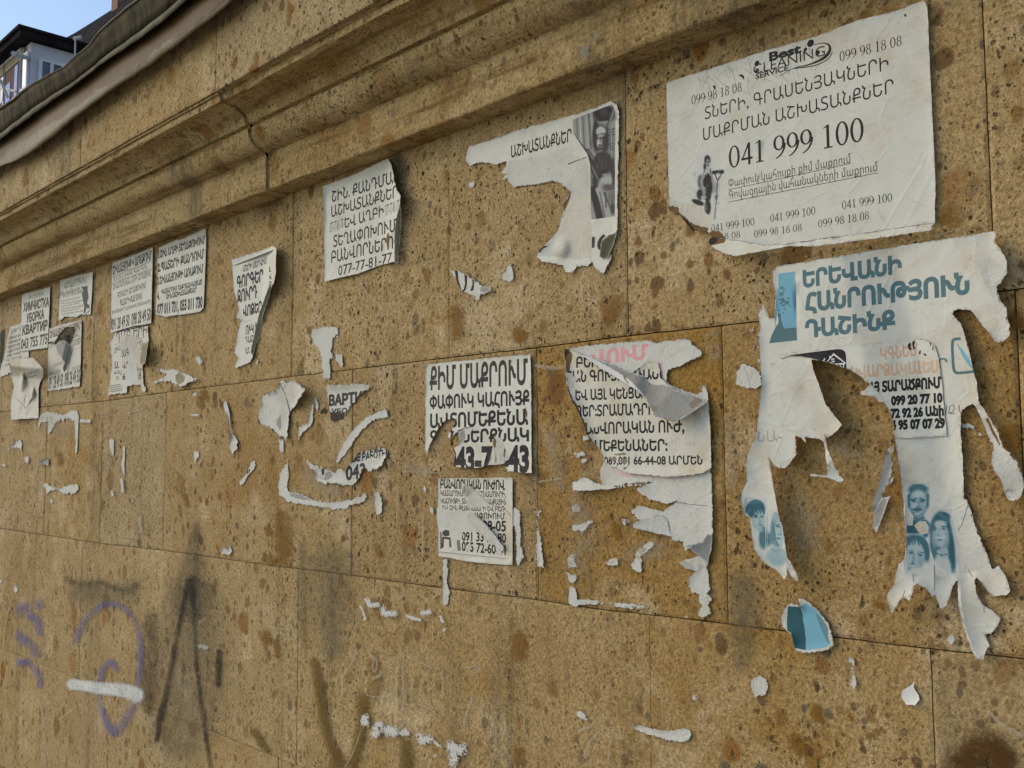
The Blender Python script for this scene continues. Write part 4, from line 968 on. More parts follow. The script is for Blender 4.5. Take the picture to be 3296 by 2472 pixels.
s = Sheet(T01, "2000,590 2015,580 2110,550 2212,520 2300,488 2366,464 2387,490 2384,700 2365,790 2340,830 2290,960 2230,1150 2207,1310 2185,1420 2160,1470 2110,1492 2045,1522 2028,1510 2060,1430 2025,1390 2042,1310 2055,1200 2088,1110 2036,1090 2062,1010 2045,930 2020,850 2012,720", z=2.0, jit=0.8, wr=1.0,
          curls=[((2310, 500), (2180, 1380), (2390, 900), 15, 40, 1.2)])
s.lines("rule_line", [[(2020, 635), (2365, 500)]], 1.0, INK_S); s.text("ՄԵՐԻ ՍԵՐՎԻՍ", (2100, 690), (2302, 618), 56, .04)
s.text("ԳՈՐԳԵՐ", (2045, 830), (2274, 768), 104, .05, "headline"); s.text("ԶՈՒՐԴ", (2050, 955), (2222, 905), 108, .05, "headline"); s.text("ՎՈՁԵՐ", (2098, 1075), (2262, 1030), 92, .05, "headline")
s.text("ՈՒԿ ԿԱ", (2122, 1235), (2262, 1190), 82, .04); s.text("ԴԱՇԻՆ", (2115, 1310), (2240, 1280), 60, .03, mat=INK_W); s.text("Մ.", (2122, 1398), (2160, 1390), 52, .04, mat=INK_W)
s.text("Լ", (2325, 690), (2342, 685), 46, .05); s.text("Վ", (2325, 755), (2346, 750), 48, .05); s.text("Ո", (2325, 815), (2345, 806), 40, .05)
s.poly_ink("torn_layer", "2036,1090 2062,1012 2095,1075 2110,1120 2150,1105 2180,1115 2100,1130 2085,1115", PULP, .8)
fl = Sheet(T01, "2362,782 2326,806 2272,960 2240,1045 2205,1190 2165,1385 2185,1420 2210,1330 2240,1240 2275,1060 2320,930 2342,850", z=15, jit=.7, curls=[((2362, 782), (2190, 1420), (2240, 1045), 14, 40, .7)])
paper("flyer", "torn flyer reading ԳՈՐԳԵՐ in heavy type, its right edge rolled back in an olive wedge", FL, s, PAPER, [("flap", fl, BACK_O, "olive back of the rolled right edge")])

scrap(T01, "1325,1520 1440,1535 1510,1523 1560,1555 1620,1575 1682,1610 1728,1600 1690,1628 1622,1652 1600,1682 1520,1672 1480,1642 1400,1642 1350,1656 1298,1652 1340,1635 1418,1590 1440,1575 1385,1552",
      "star-shaped white scrap with a brown middle, below the numbered works flyer", PULP, curls=[((1480, 1640), (1640, 1580), (1560, 1660), 12, 40, 1)],
      inks=[lambda s: s.poly_ink("torn_back", "1515,1580 1560,1560 1600,1600 1590,1640 1545,1668 1520,1640", BACK_O, .8)])

# ================================================================== middle, upper row
T11 = (1, 1)
s = Sheet(T11, "575,-49 700,-95 850,-150 1000,-225 1140,-289 1168,-240 1192,-130 1215,-20 1250,32 1240,120 1210,240 1200,330 1196,560 1195,602 1050,640 880,706 740,737 620,767 587,777 590,700 587,350 582,100", z=1.6, jit=0.35, wr=1.2,
          curls=[((1120, -260), (1120, 640), (1250, 100), 26, 60, 1.3), ((600, 660), (900, 650), (620, 770), 5, 50, 1.2), ((610, 0), (600, 700), (560, 300), 8, 30, 1.2)], bumps=[((1140, 370), 30, 9)])
s.text("ՇԻՆ. ՔԱՆԴՄԱՆ", (655, 88), (1232, -92), 98, .02); s.text("ԱՇԽԱՏԱՆՔՆԵՐ", (650, 218), (1225, 42), 98, .02); s.text("ԵՎ ԱՂԲԻ", (765, 312), (1104, 205), 92, .02)
s.text("077-77-81-77", (636, 352), (752, 316), 88, .0, "phone_number", INK); s.text("077-77-81-77", (1118, 208), (1236, 160), 96, .0, "phone_number", INK)
s.text("ՏԵՂԱՓՈԽՈՒՄ", (668, 476), (1212, 336), 102, .02); s.text("ԲԱՆՎՈՐՆԵՐՈՎ", (650, 613), (1255, 470), 104, .02); s.text("077-77-81-77", (710, 722), (1175, 606), 84, .01, "phone_number")
s.poly_ink("brown_stain", "1128,380 1140,345 1155,385 1150,440 1135,480 1128,430", SCORCH, .8)
fl = Sheet(T11, "1246,42 1256,200 1250,330 1244,420 1228,620 1196,612 1197,520 1202,330 1212,240 1242,120", z=22, jit=.4, curls=[((1250, 40), (1236, 600), (1180, 300), 14, 30, .6)])
paper("flyer", "white flyer reading ՇԻՆ. ՔԱՆԴՄԱՆ, its right edge curled off the wall, phone 077-77-81-77", FL, s, PAPER, [("flap", fl, BACK_O, "olive back of the curled right edge")])

T20 = (2, 0)
s = Sheet(T20, "-375,1265 -360,1262 -200,1215 -72,1172 -45,1166 0,1140 200,1085 500,1000 700,940 780,905 855,874 900,895 926,970 920,1300 914,1659 908,1989 872,2059 832,2189 862,2204 850,2259 822,2299 790,2364 722,2319 690,2259 652,2299 560,2299 520,2364 462,2349 440,2289 262,2259 205,2225 240,2159 340,2059 400,1979 440,1839 450,1739 500,1659 482,1640 430,1590 350,1565 250,1590 120,1606 0,1616 -42,1540 -96,1556 -50,1506 -92,1490 -50,1430 -50,1396 -130,1420 -210,1404 -310,1410 -372,1434 -402,1368", z=1.5, jit=0.9, wr=1.0,
          curls=[((820, 900), (905, 1000), (900, 880), 8, 30, 1.2), ((240, 2160), (430, 2250), (210, 2230), 8, 40, 1)], bumps=[((430, 2150), 25, 8)])
s.text("ԱՇԽԱՏԱՆՔՆԵՐ", (-8, 1362), (517, 1218), 106, .025, "headline")
PH = "525,1035 700,965 790,930 870,903 892,960 890,1400 890,1869 780,1885 686,1897 680,1659 675,1420 650,1330 600,1260 530,1150"
PHS = [('S', [(x, 1000 - (x - 540) * .3), (x + rnd, 1290)], 9, tn, .7) for x, rnd, tn in ((560, 10, .45), (585, 14, .9), (610, 16, .4), (640, 18, .85), (662, 20, .3), (684, 22, .8), (704, 20, .35))]
PHS += [('E', 800, 985, 92, 78, .10, .25), ('E', 790, 960, 36, 40, .3, .6), ('S', [(720, 1065), (850, 1050)], 20, .75, .5), ('S', [(886, 930), (796, 1210)], 26, .55, .3), ('S', [(872, 930), (786, 1190)], 8, .2, .5), ('E', 725, 1150, 28, 110, .16, .3)]
PHS += [('S', [(812, yy), (890, yy - 12)], 5, .25, .6) for yy in (1125, 1150, 1172, 1250, 1272, 1295, 1390, 1412, 1440)] + [('S', [(xx, 1105), (xx + 6, 1640)], 5, .3, .6) for xx in (826, 848, 872)] + [('E', 868, 1500, 26, 120, .25, .4), ('E', 845, 1560, 20, 60, .8, .5)]
PHS += [('E', 766, 1210, 70, 130, .16, .3), ('E', 768, 1138, 42, 46, .88, .15), ('S', [(730, 1168), (802, 1152)], 9, .25, .5), ('E', 763, 1228, 31, 66, .80, .15), ('E', 752, 1240, 16, 30, .95, .6), ('E', 790, 1230, 12, 50, .3, .6), ('S', [(738, 1196), (786, 1190)], 10, .14, .5), ('S', [(764, 1200), (760, 1235)], 7, .35, .7), ('E', 762, 1256, 18, 8, .22, .5), ('E', 765, 1282, 26, 16, .34, .6), ('E', 765, 1315, 34, 18, .6, .5),
        ('E', 785, 1410, 82, 100, .20, .15), ('S', [(745, 1350), (790, 1480)], 10, .34, .7), ('S', [(820, 1340), (800, 1460)], 10, .32, .7), ('E', 770, 1500, 34, 30, .12, .4), ('S', [(648, 1310), (700, 1400), (748, 1470)], 52, .22, .3), ('S', [(655, 1300), (740, 1440)], 12, .55, .6), ('S', [(530, 1155), (640, 1300)], 8, .08, .4), ('S', [(700, 1420), (735, 1520), (712, 1650)], 70, .2, .25), ('S', [(690, 1440), (750, 1560)], 14, .55, .6), ('S', [(680, 1500), (700, 1640)], 14, .45, .6),
        ('E', 810, 1565, 52, 34, .82, .25), ('E', 770, 1600, 30, 40, .75, .4), ('E', 800, 1510, 24, 12, .7, .5), ('E', 830, 1620, 50, 30, .4, .4), ('S', [(700, 1640), (760, 1890)], 60, .12, .3), ('S', [(745, 1640), (850, 1890)], 50, .78, .3), ('S', [(790, 1660), (870, 1840)], 10, .3, .5), ('S', [(760, 1660), (800, 1880)], 8, .35, .5), ('E', 860, 1700, 34, 60, .5, .4), ('S', [(810, 1660), (812, 1790)], 10, .15, .5), ('E', 870, 1800, 20, 50, .3, .5)]
s.photo("photo", PH, PHS, GREY_PHOTO, 1.6, .72)
s.poly_ink("torn_layer", "-20,1390 150,1365 360,1310 500,1260 525,1250 540,1300 520,1340 600,1360 640,1380 660,1420 668,1500 672,1659 682,1800 686,1897 690,2060 690,2240 650,2230 560,2240 440,2225 300,2215 212,2210 300,2120 400,1990 440,1839 450,1739 498,1659 482,1640 430,1592 350,1568 250,1592 120,1608 0,1616 -40,1545 -60,1470", PULP, 1.0)
s.poly_ink("yellowed_layer", "470,1750 560,1700 672,1680 684,1900 690,2060 690,2200 640,2225 560,2220 440,2180 430,2080 440,1990", PULP_Y, 1.5)
s.multi("scorch_shadow_edge", ["480,1415 560,1385 640,1358 650,1364 560,1392 492,1424", "440,1760 480,1720 500,1660 510,1640 505,1700 470,1790 450,1838"], SCORCH, .8)  # brown tear edges, with the shadow along the tear painted in
s.text("1", (690, 2140), (715, 2130), 92, .05, mat=INK_W); s.text("6", (735, 2162), (825, 2150), 132, .03, "number", INK_W)
s.poly_ink("ink_patch", "215,2150 270,2125 320,2125 270,2150 240,2190", G1, .8); 
fl = Sheet(T20, "908,2000 880,2110 850,2185 828,2230 792,2244 755,2218 765,2140 772,2085 832,2035", z=4, jit=.5, curls=[((910, 2000), (790, 2244), (760, 2100), 17, 40, .8)])
paper("flyer", "L-shaped torn flyer headed ԱՇԽԱՏԱՆՔՆԵՐ with a black-and-white photo of a worker", FL, s, PAPER, [("flap", fl, BACK_O, "folded olive grey corner")])

s = Sheet(T20, "1335,725 1360,706 1500,660 1740,585 2000,500 2212,432 2612,320 3000,170 3312,98 3557,0 3586,58 3597,200 3612,600 3632,1000 3652,1400 3660,1659 3652,1809 3657,1924 3600,1930 3000,2020 2600,2075 2400,2105 2212,2122 2100,2110 1850,2060 1735,2062 1700,2010 1682,1998 1640,1990 1570,2004 1480,1899 1440,1854 1400,1838 1355,1822 1354,1659 1340,1100", z=2.2, jit=0.3, step=7.0, wr=1.5,
          curls=[((1380, 1700), (1740, 2010), (1400, 1860), 9, 30, 1.0), ((3500, 60), (3590, 300), (3560, 10), 16, 40, 1.3), ((3600, 100), (3650, 1900), (3700, 1000), 6, 20, 1)], lift=1.5)
s.text("CLEANING", (2085, 645), (2705, 478), 84, .0, "logo"); s.text("Best", (2222, 528), (2500, 450), 76, .05, "logo"); s.text("SERVICE", (2105, 685), (2390, 605), 46, .03, "logo")
def dots(s, L):
    for (x, y, r) in L:
        c = wp(2, 0, x, y); s.ink("logo", poly_edges([(c[0] + r * math.cos(k * .4488), c[1] + r * math.sin(k * .4488)) for k in range(14)]), INK)
dots(s, [(2117, 548, 4.2), (2117, 610, 3.5), (2535, 428, 3.0), (2580, 374, 5.5), (2642, 455, 3.5)])
sw = smooth_line([(2610, 385), (2690, 372), (2742, 395), (2740, 450), (2680, 510), (2560, 560), (2440, 588), (2310, 660)], 6)
s.ink("logo", poly_edges(_ribbon([wp(2, 0, *q) for q in sw], [1.0 + 4.5 * math.exp(-((k - 20) / 9.0) ** 2) for k in range(len(sw))])), INK)
sw = smooth_line([(2770, 445), (2730, 510), (2620, 565), (2440, 592)], 6); s.ink("logo", poly_edges(_ribbon([wp(2, 0, *q) for q in sw], [1.6] * len(sw))), INK)
s.text("099 98 18 08", (1552, 906), (1985, 790), 78, 0, "phone_number", serif=True); s.text("099 98 18 08", (2832, 532), (3368, 392), 86, 0, "phone_number", serif=True)
s.text("ՏՆԵՐԻ, ԳՐԱՍԵՆՅԱԿՆԵՐԻ", (1668, 1032), (3256, 600), 108, .004, "headline"); s.text("ՄԱՔՐՄԱՆ ԱՇԽԱՏԱՆՔՆԵՐ", (1652, 1215), (3300, 800), 108, .004, "headline")
s.text("041 999 100", (1875, 1456), (3042, 1216), 188, 0, "phone_number", serif=True)
s.text("Փափուկ կահույքի քիմ մաքրում", (1872, 1618), (2928, 1405), 72, .0); s.text("Գովազդային վահանակների մաքրում", (1875, 1719), (3160, 1476), 72, .0)
s.lines("underline", [[(1870, 1640), (2927, 1412)], [(1870, 1746), (3160, 1494)]], 0.9, INK)
s.text("041 999 100", (1722, 2006), (2095, 1945), 64, 0, "phone_number", serif=True); s.text("041 999 100", (2232, 1921), (2622, 1853), 68, 0, "phone_number", serif=True); s.text("041 999 100", (2852, 1809), (3286, 1740), 72, 0, "phone_number", serif=True)
s.text("18 08", (1805, 2075), (1972, 2052), 56, 0, "phone_number", serif=True); s.text("099 98 18 08", (2092, 2054), (2504, 1995), 62, 0, "phone_number", serif=True); s.text("099 98 18 08", (2647, 1968), (3087, 1895), 68, 0, "phone_number", serif=True)
# the cleaning woman
FG = [('E', 1738, 1620, 50, 60, .80, .5), ('E', 1630, 1570, 26, 60, .45, .3), ('E', 1688, 1385, 27, 44, .12, .2), ('E', 1666, 1440, 12, 30, .16, .4), ('E', 1692, 1410, 20, 38, .72, .25), ('S', [(1676, 1396), (1708, 1394)], 6, .3, .6), ('E', 1684, 1402, 5, 4, .1, .5), ('E', 1700, 1400, 5, 4, .1, .5), ('E', 1692, 1428, 10, 4, .3, .5), ('E', 1692, 1478, 28, 28, .85, .3),
      ('E', 1692, 1600, 42, 100, .10, .15), ('S', [(1664, 1450), (1660, 1520)], 6, .1, .5), ('S', [(1712, 1450), (1724, 1530)], 6, .1, .5), ('S', [(1655, 1500), (1636, 1570), (1650, 1625)], 22, .75, .3), ('S', [(1725, 1500), (1735, 1580), (1745, 1640)], 18, .72, .3), ('E', 1656, 1625, 16, 12, .82, .4), ('E', 1626, 1680, 30, 44, .15, .25), ('E', 1690, 1690, 30, 50, .14, .25), ('E', 1660, 1660, 16, 40, .7, .4), ('E', 1606, 1748, 54, 22, .12, .2, 20), ('E', 1655, 1705, 26, 16, .8, .3), ('E', 1692, 1790, 26, 66, .14, .25), ('E', 1676, 1800, 10, 40, .5, .5),
      ('S', [(1742, 1490), (1820, 1484)], 30, .10, .3), ('S', [(1752, 1500), (1776, 1560)], 8, .15, .5), ('S', [(1812, 1500), (1778, 1560)], 8, .15, .5), ('S', [(1762, 1498), (1800, 1494)], 6, .7, .5), ('S', [(1775, 1560), (1768, 1700), (1750, 1890)], 8, .35, .6), ('S', [(1755, 1690), (1764, 1740), (1778, 1690)], 6, .3, .5)]
s.photo("figure", "1580,1320 1730,1320 1735,1450 1835,1455 1835,1530 1800,1600 1790,1700 1780,1905 1735,1905 1715,1890 1660,1850 1535,1780 1540,1690 1590,1690", FG, GREY_PHOTO, 1.5)
s.poly_ink("torn_layer", "1355,1690 1400,1730 1460,1745 1560,1760 1620,1780 1660,1830 1720,1865 1728,1960 1690,2000 1640,1990 1570,2004 1480,1899 1440,1854 1400,1838 1355,1822", PULP_Y, 1.2, "yellowed torn corner with singed rim")
s.multi("scorch_shadow_edge", ["1355,1780 1390,1775 1440,1800 1445,1835 1500,1880 1570,1940 1650,1960 1700,1970 1690,1999 1640,1990 1570,2004 1480,1899 1440,1854 1400,1838 1355,1822", "1700,2012 1735,1990 1790,1995 1830,2040 1850,2062 1735,2062"], SCORCH, 1.5)
s.multi("scorch_shadow_edge", ["1480,1899 1440,1854 1400,1838 1440,1845 1500,1893 1540,1940 1575,1995 1570,2004"], SCORCH_D, .8)
# spider threads and dirt at the top, drawn as grime with their own shape
thr = []
rnd_ = random.Random(11)
for k in range(46):
    x = rnd_.uniform(1600, 2700); y = 640 - (x - 1600) * .30 + rnd_.uniform(-20, 190); a = rnd_.uniform(-2.3, -.6); l = rnd_.uniform(40, 170); b = a + rnd_.uniform(-.5, .5)
    thr.append([(x, y), (x + l * .5 * math.cos(a), y - l * .5 * math.sin(a)), (x + l * .5 * math.cos(a) + l * .5 * math.cos(b), y - l * .5 * math.sin(a) - l * .5 * math.sin(b))])
s.lines("dirt_threads", thr, 0.55, G2)
s.multi("dirt_spot", ["1955,652 1985,640 2008,660 2002,690 1985,665", "1735,740 1755,735 1765,765 1745,770", "3385,125 3405,120 3410,140 3395,148"], SCORCH_D, .6)
fl = Sheet(T20, "1697,2098 1712,2058 1745,2046 1800,2058 1960,2085 2120,2114 2212,2122 2400,2108 2612,2078 3000,2022 3657,1926 3625,1950 3622,1988 3212,2049 2800,2105 2612,2129 2412,2124 2212,2159 1930,2212 1850,2195 1762,2155 1730,2125", z=5, jit=.5, wr=2.0, curls=[((1700, 2050), (3650, 1920), (2000, 2200), 20, 26, .7)], lift=1)
fl.multi("scorch_shadow_edge", ["1697,2098 1712,2058 1745,2046 1790,2056 1770,2090 1740,2115 1720,2118"], SCORCH_D, 1.0); fl.multi("scorch_shadow_edge", ["1745,2046 1800,2058 1850,2070 1830,2100 1780,2110 1740,2115 1770,2090 1790,2056"], SCORCH, 1.0)
paper("poster", "large white landscape poster with phone 041 999 100 in big numerals, bottom edge folded", "poster", s, PAPER_B, [("flap", fl, PAPER_A, "bottom edge folded and rolled forward, charred at its left end")])

# ================================================================== lower right: the tall torn poster
T31 = (3, 1); O2, O3 = 1659, 3318
def o(dy, s): return " ".join("%s,%g" % (a.split(',')[0], float(a.split(',')[1]) + dy) for a in s.split()) + " "
OUT = ("85,640 250,615 400,590 700,540 1000,490 1250,450 1500,410 1750,372 1955,337 1967,352 1957,430 2000,480 2040,545 2062,600 2066,700 2030,770 1986,800 1980,850 2010,950 2060,990 2062,1090 2093,1150 2085,1240 2040,1288 1990,1305 1960,1290 1910,1220 1850,1150 1800,1085 1750,1020 1650,1010 1600,1030 1602,1060 1660,1130 1700,1220 1732,1350 1745,1410 1780,1560 1806,1659 "
 + o(O2, "1815,140 1900,270 1980,400 2030,540 2130,640 2200,780 2212,880 2190,960 2140,1016 2070,1000 2020,870 1975,780 1930,690 1942,560 1890,420 1830,270 1790,190 1762,172 1680,220 1665,270 1665,430 1680,640 1690,800 1692,990 1720,1000 1760,1130 1840,1340 1900,1500 1930,1592 1950,1600 1990,1572 2055,1659 ")
 + o(O3, "2092,130 2062,164 1955,176 1890,120 1840,50 1798,12 1785,40 1800,150 1860,250 1940,300 2010,365 1985,430 1925,500 1866,500 1915,600 1880,650 1862,726 1800,708 1760,640 1680,420 1645,230 1640,40 1620,50 1590,110 1540,258 1492,282 1440,160 1422,182 1360,100 1282,66 1260,92 1222,216 1170,180 1130,222 1070,328 1025,200 1030,160 1090,70 1100,0 ")
 + o(O2, "1130,1560 1170,1520 1200,1380 1180,1200 1170,1000 1140,750 1110,560 1095,450 1085,350 1050,230 990,150 958,156 922,112 800,92 800,64 840,52 ")
 + "880,1659 800,1592 700,1532 560,1482 450,1452 376,1450 386,1520 410,1590 440,1659 "
 + o(O2, "500,180 580,280 640,350 610,390 515,465 492,440 512,560 590,742 620,735 610,782 662,832 622,850 540,815 360,790 366,778 512,790 496,600 480,500 440,472 320,460 326,510 282,460 240,450 246,600 225,640 150,722 100,724 50,710 8,630 50,900 100,1180 126,1230 162,1490 205,1560 258,1659 ")
 + o(O3, "262,38 240,40 200,0 170,-60 150,20 138,32 110,-10 ")
 + o(O2, "60,1600 0,1570 -62,1520 -122,1420 -142,1260 -162,1150 -202,1130 -237,1010 -222,930 -180,840 -190,700 -182,620 -102,450 -62,100 -56,0 ")
 + "-58,1600 -75,1300 -66,1150 -86,1060 -45,964 -14,1022 6,1090 58,1090 66,900 46,800 36,690")
s = Sheet(T31, OUT, z=1.8, jit=0.6, step=8.0, wr=1.6, lift=3.5, curls=[((1900, 360), (2000, 900), (2080, 600), 12, 60, 1.2), ((-30, 960), (-20, 1659), (-90, 1200), 5, 60, 1), ((1660, 1700), (1760, 2700), (1500, 2000), -0.0, 50, 1), ((1690, 2660), (1880, 3300), (1960, 3000), 9, 80, 1), ((1700, 3300), (1860, 4060), (1640, 3600), 16, 60, 1)],
          bumps=[((2000, 2400), 40, 7), ((560, 2300), 25, 8)])
s.poly_ink("teal_panel", "88,705 236,686 248,1172 140,1180 100,1130 80,1050 66,1180 60,1100 70,900 90,830", TEAL_L)
s.poly_ink("teal_panel", "75,1150 110,1120 140,1180 248,1170 252,1282 10,1308 30,1240", TEAL)
tree = ["82,1060 95,1040 112,1060 110,1100 128,1150 140,1185 75,1185 88,1140 90,1100"]
rr = random.Random(5)
for k in range(44):
    a = rr.uniform(0, 6.28); rad = rr.uniform(0, 1); cx = 140 + 52 * rad * math.cos(a) - (22 if k % 3 == 0 else 0); cy = 945 + 125 * rad * math.sin(a)
    if k % 5 == 0: cx, cy = rr.uniform(96, 130), rr.uniform(795, 900)
    th = rr.uniform(0, 3.14); dx, dy = 17 * math.cos(th), 17 * math.sin(th)
    tree.append("%g,%g %g,%g %g,%g %g,%g" % (cx - dx, cy - dy, cx + dy * .35, cy - dx * .35, cx + dx, cy + dy, cx - dy * .35, cy + dx * .35))
s.multi("tree_emblem", tree, TEAL)
s.text("ԵՐԵՎԱՆԻ", (302, 822), (1160, 690), 148, .055, "headline", TEAL); s.text("ՀԱՆՐՈՒԹՅՈՒՆ", (318, 1030), (1745, 870), 160, .055, "headline", TEAL); s.text("ԴԱՇԻՆՔ", (322, 1255), (1100, 1172), 152, .055, "headline", TEAL)
s.text("Ր", (1468, 1528), (1556, 1522), 92, .03, "text_line", TEAL_M); s.lines("text_line", [[(1438, 1450), (1450, 1425)]], 3.0, TEAL)
fr = smooth_line([(1665, 1268), (1615, 1272), (1594, 1300), (1596, 1420), (1606, 1530), (1630, 1562), (1700, 1560), (1790, 1550)], 5)
s.ink("frame_emblem", poly_edges(_ribbon([wp(3, 1, *q) for q in fr], [3.6] * len(fr))), TEAL)
s.poly_ink("frame_emblem", "1628,1300 1690,1370 1745,1450 1768,1530 1735,1500 1680,1420", TEAL_L)
s.text("ՆԱ-", (-92, 2162), (122, 2152), 96, .01, "text_line", G3)
hw = [[(1532, 1925), (1548, 1840)], [(1560, 1915), (1572, 1850), (1600, 1838), (1612, 1870), (1595, 1900), (1575, 1905)], [(1560, 1912), (1615, 1915)], [(1650, 1840), (1655, 1890), (1668, 1915)]]
s.lines("handwriting", hw, 1.3, G2)
s.multi("torn_layer", ["1805,620 1870,585 1960,590 2040,640 2066,700 2030,770 1986,800 1980,850 2010,950 1960,960 1900,850 1840,720", "1770,1010 1900,1150 1990,1305 2040,1288 2085,1240 2093,1150 2062,1090 2060,990 2010,950 1960,1000 2000,1150 1960,1200 1850,1090", "1565,1040 1602,1032 1660,1130 1700,1220 1732,1350 1715,1360 1680,1200 1600,1110", "36,690 66,660 85,690 80,760 60,800 46,800"], PULP, 1.2)
s.multi("torn_layer", [o(O2, q) for q in ("240,390 330,380 360,430 440,472 320,460 282,460 240,450 246,600 205,640 200,470 160,400", "1820,270 1900,270 1980,400 2030,540 2130,640 2200,780 2190,960 2140,1016 2070,1000 2020,870 1975,780 1930,690 1942,560 1890,420", "100,670 225,640 150,722 100,724")] + [o(O2, "1650,1180 1690,1170 1640,1270 1620,1450 1655,1600 1700,1640 1930,1592 1900,1500 1840,1340 1760,1130 1720,1040")], PULP, 1.4)
s.multi("glue_stain", [o(O2, "1880,300 1900,290 1960,420 2010,520 2000,535 1930,410")], SCORCH, .6)
# portraits on the lower strips
def por(name, mat, *qs): s.multi(name, [o(O2, q) for q in qs], mat)
def dy(L): return [(q[0], q[1], q[2] + O2, *q[3:]) if q[0] == 'E' else (q[0], [(a, b + O2) for a, b in q[1]], *q[2:]) for q in L]
s.photo("portrait_woman", o(O2, "1400,1080 1600,1080 1640,1300 1640,1640 1560,1640 1440,1540 1395,1400 1390,1180"), dy([('E', 1490, 1270, 92, 165, .16, .15), ('E', 1580, 1420, 34, 210, .12, .3, -6), ('E', 1430, 1400, 36, 130, .30, .4), ('E', 1512, 1150, 62, 46, .10, .3), ('S', [(1480, 1120), (1560, 1180)], 30, .3, .6),
    ('E', 1492, 1300, 66, 112, .80, .12), ('E', 1520, 1470, 40, 70, .74, .3), ('E', 1506, 1570, 70, 70, .97, .4), ('E', 1440, 1330, 22, 80, .62, .6), ('E', 1546, 1340, 22, 70, .60, .6), ('E', 1490, 1205, 50, 26, .88, .6), ('E', 1470, 1330, 24, 20, .92, .7), ('E', 1520, 1325, 22, 20, .90, .7),
    ('S', [(1424, 1242), (1455, 1236)], 9, .22, .6), ('S', [(1500, 1230), (1540, 1236)], 9, .22, .6), ('E', 1441, 1256, 15, 7, .12, .5), ('E', 1517, 1250, 16, 7, .12, .5), ('S', [(1480, 1250), (1470, 1305)], 9, .62, .8), ('E', 1474, 1310, 15, 6, .42, .6), ('E', 1482, 1348, 26, 8, .36, .5), ('S', [(1470, 1400), (1520, 1415), (1545, 1395)], 12, .55, .8), ('S', [(1452, 1460), (1500, 1482), (1556, 1466)], 8, .15, .5)]), TEAL_PHOTO)
s.photo("portrait_man", o(O2, "1190,860 1400,860 1402,1100 1395,1340 1195,1300"), dy([('E', 1298, 1010, 90, 140, .42, .12), ('E', 1298, 910, 86, 48, .22, .3), ('S', [(1214, 960), (1218, 1060)], 20, .2, .6), ('S', [(1384, 960), (1376, 1060)], 22, .25, .6), ('E', 1300, 1020, 70, 108, .70, .2), ('E', 1300, 952, 52, 24, .84, .5), ('E', 1262, 1060, 24, 22, .84, .7), ('E', 1336, 1062, 22, 24, .62, .7),
    ('E', 1300, 1250, 110, 95, .14, .15), ('E', 1306, 1150, 46, 34, .60, .3), ('S', [(1262, 1150), (1300, 1172), (1345, 1152)], 12, .1, .5),
    ('S', [(1236, 1000), (1284, 990)], 11, .12, .5), ('S', [(1308, 992), (1356, 1000)], 11, .12, .5), ('E', 1260, 1012, 20, 8, .10, .5), ('E', 1330, 1014, 20, 8, .10, .5), ('S', [(1298, 1005), (1306, 1056)], 12, .48, .8), ('E', 1294, 1062, 20, 7, .30, .6), ('E', 1290, 1084, 40, 13, .12, .4), ('E', 1288, 1106, 22, 6, .34, .5), ('E', 1290, 1124, 24, 10, .82, .6), ('S', [(1240, 1080), (1262, 1130), (1300, 1144), (1345, 1120)], 14, .40, .8)]), TEAL_PHOTO)
s.photo("portrait_old_man", o(O2, "1192,1290 1330,1290 1402,1400 1402,1560 1340,1640 1200,1640"), dy([('E', 1275, 1400, 110, 105, .34, .2), ('E', 1350, 1430, 44, 110, .20, .3, -14), ('E', 1270, 1490, 84, 130, .76, .14), ('S', [(1206, 1330), (1224, 1390)], 10, .2, .6), ('S', [(1236, 1330), (1248, 1385)], 10, .2, .6), ('S', [(1264, 1330), (1272, 1385)], 10, .2, .6), ('S', [(1296, 1336), (1304, 1392)], 10, .2, .6), ('E', 1225, 1530, 26, 40, .86, .7), ('E', 1320, 1530, 24, 44, .60, .7),
    ('S', [(1214, 1444), (1256, 1440)], 9, .28, .6), ('S', [(1296, 1460), (1342, 1456)], 9, .28, .6), ('E', 1238, 1460, 19, 9, .10, .5), ('E', 1318, 1478, 19, 8, .12, .5), ('S', [(1264, 1470), (1248, 1545)], 14, .45, .8), ('E', 1250, 1552, 20, 8, .30, .6), ('E', 1226, 1600, 24, 12, .30, .5), ('E', 1270, 1620, 60, 30, .95, .5)]), TEAL_PHOTO)
s.photo("portrait_woman", o(O2, "-200,980 -10,980 -5,1440 -60,1440 -150,1300 -200,1160"), dy([('E', -106, 1080, 82, 82, .14, .15), ('E', -176, 1090, 24, 30, .30, .5), ('E', -80, 1180, 56, 92, .74, .14), ('S', [(-140, 1060), (-120, 1130)], 16, .12, .5), ('S', [(-110, 1060), (-92, 1120)], 14, .14, .5), ('S', [(-80, 1060), (-66, 1116)], 14, .16, .5), ('S', [(-50, 1060), (-34, 1120)], 14, .12, .5), ('S', [(-160, 1030), (-60, 1020)], 10, .4, .6),
    ('E', -106, 1146, 17, 8, .12, .5), ('E', -52, 1144, 15, 8, .14, .5), ('S', [(-126, 1132), (-90, 1130)], 6, .3, .6), ('S', [(-66, 1130), (-36, 1128)], 6, .3, .6), ('S', [(-76, 1150), (-66, 1186)], 8, .5, .8), ('E', -70, 1192, 13, 5, .34, .6), ('E', -66, 1218, 19, 6, .32, .5), ('E', -100, 1190, 14, 16, .86, .7), ('E', -40, 1330, 40, 100, .34, .3), ('E', -62, 1260, 20, 16, .62, .5)]), TEAL_PHOTO)
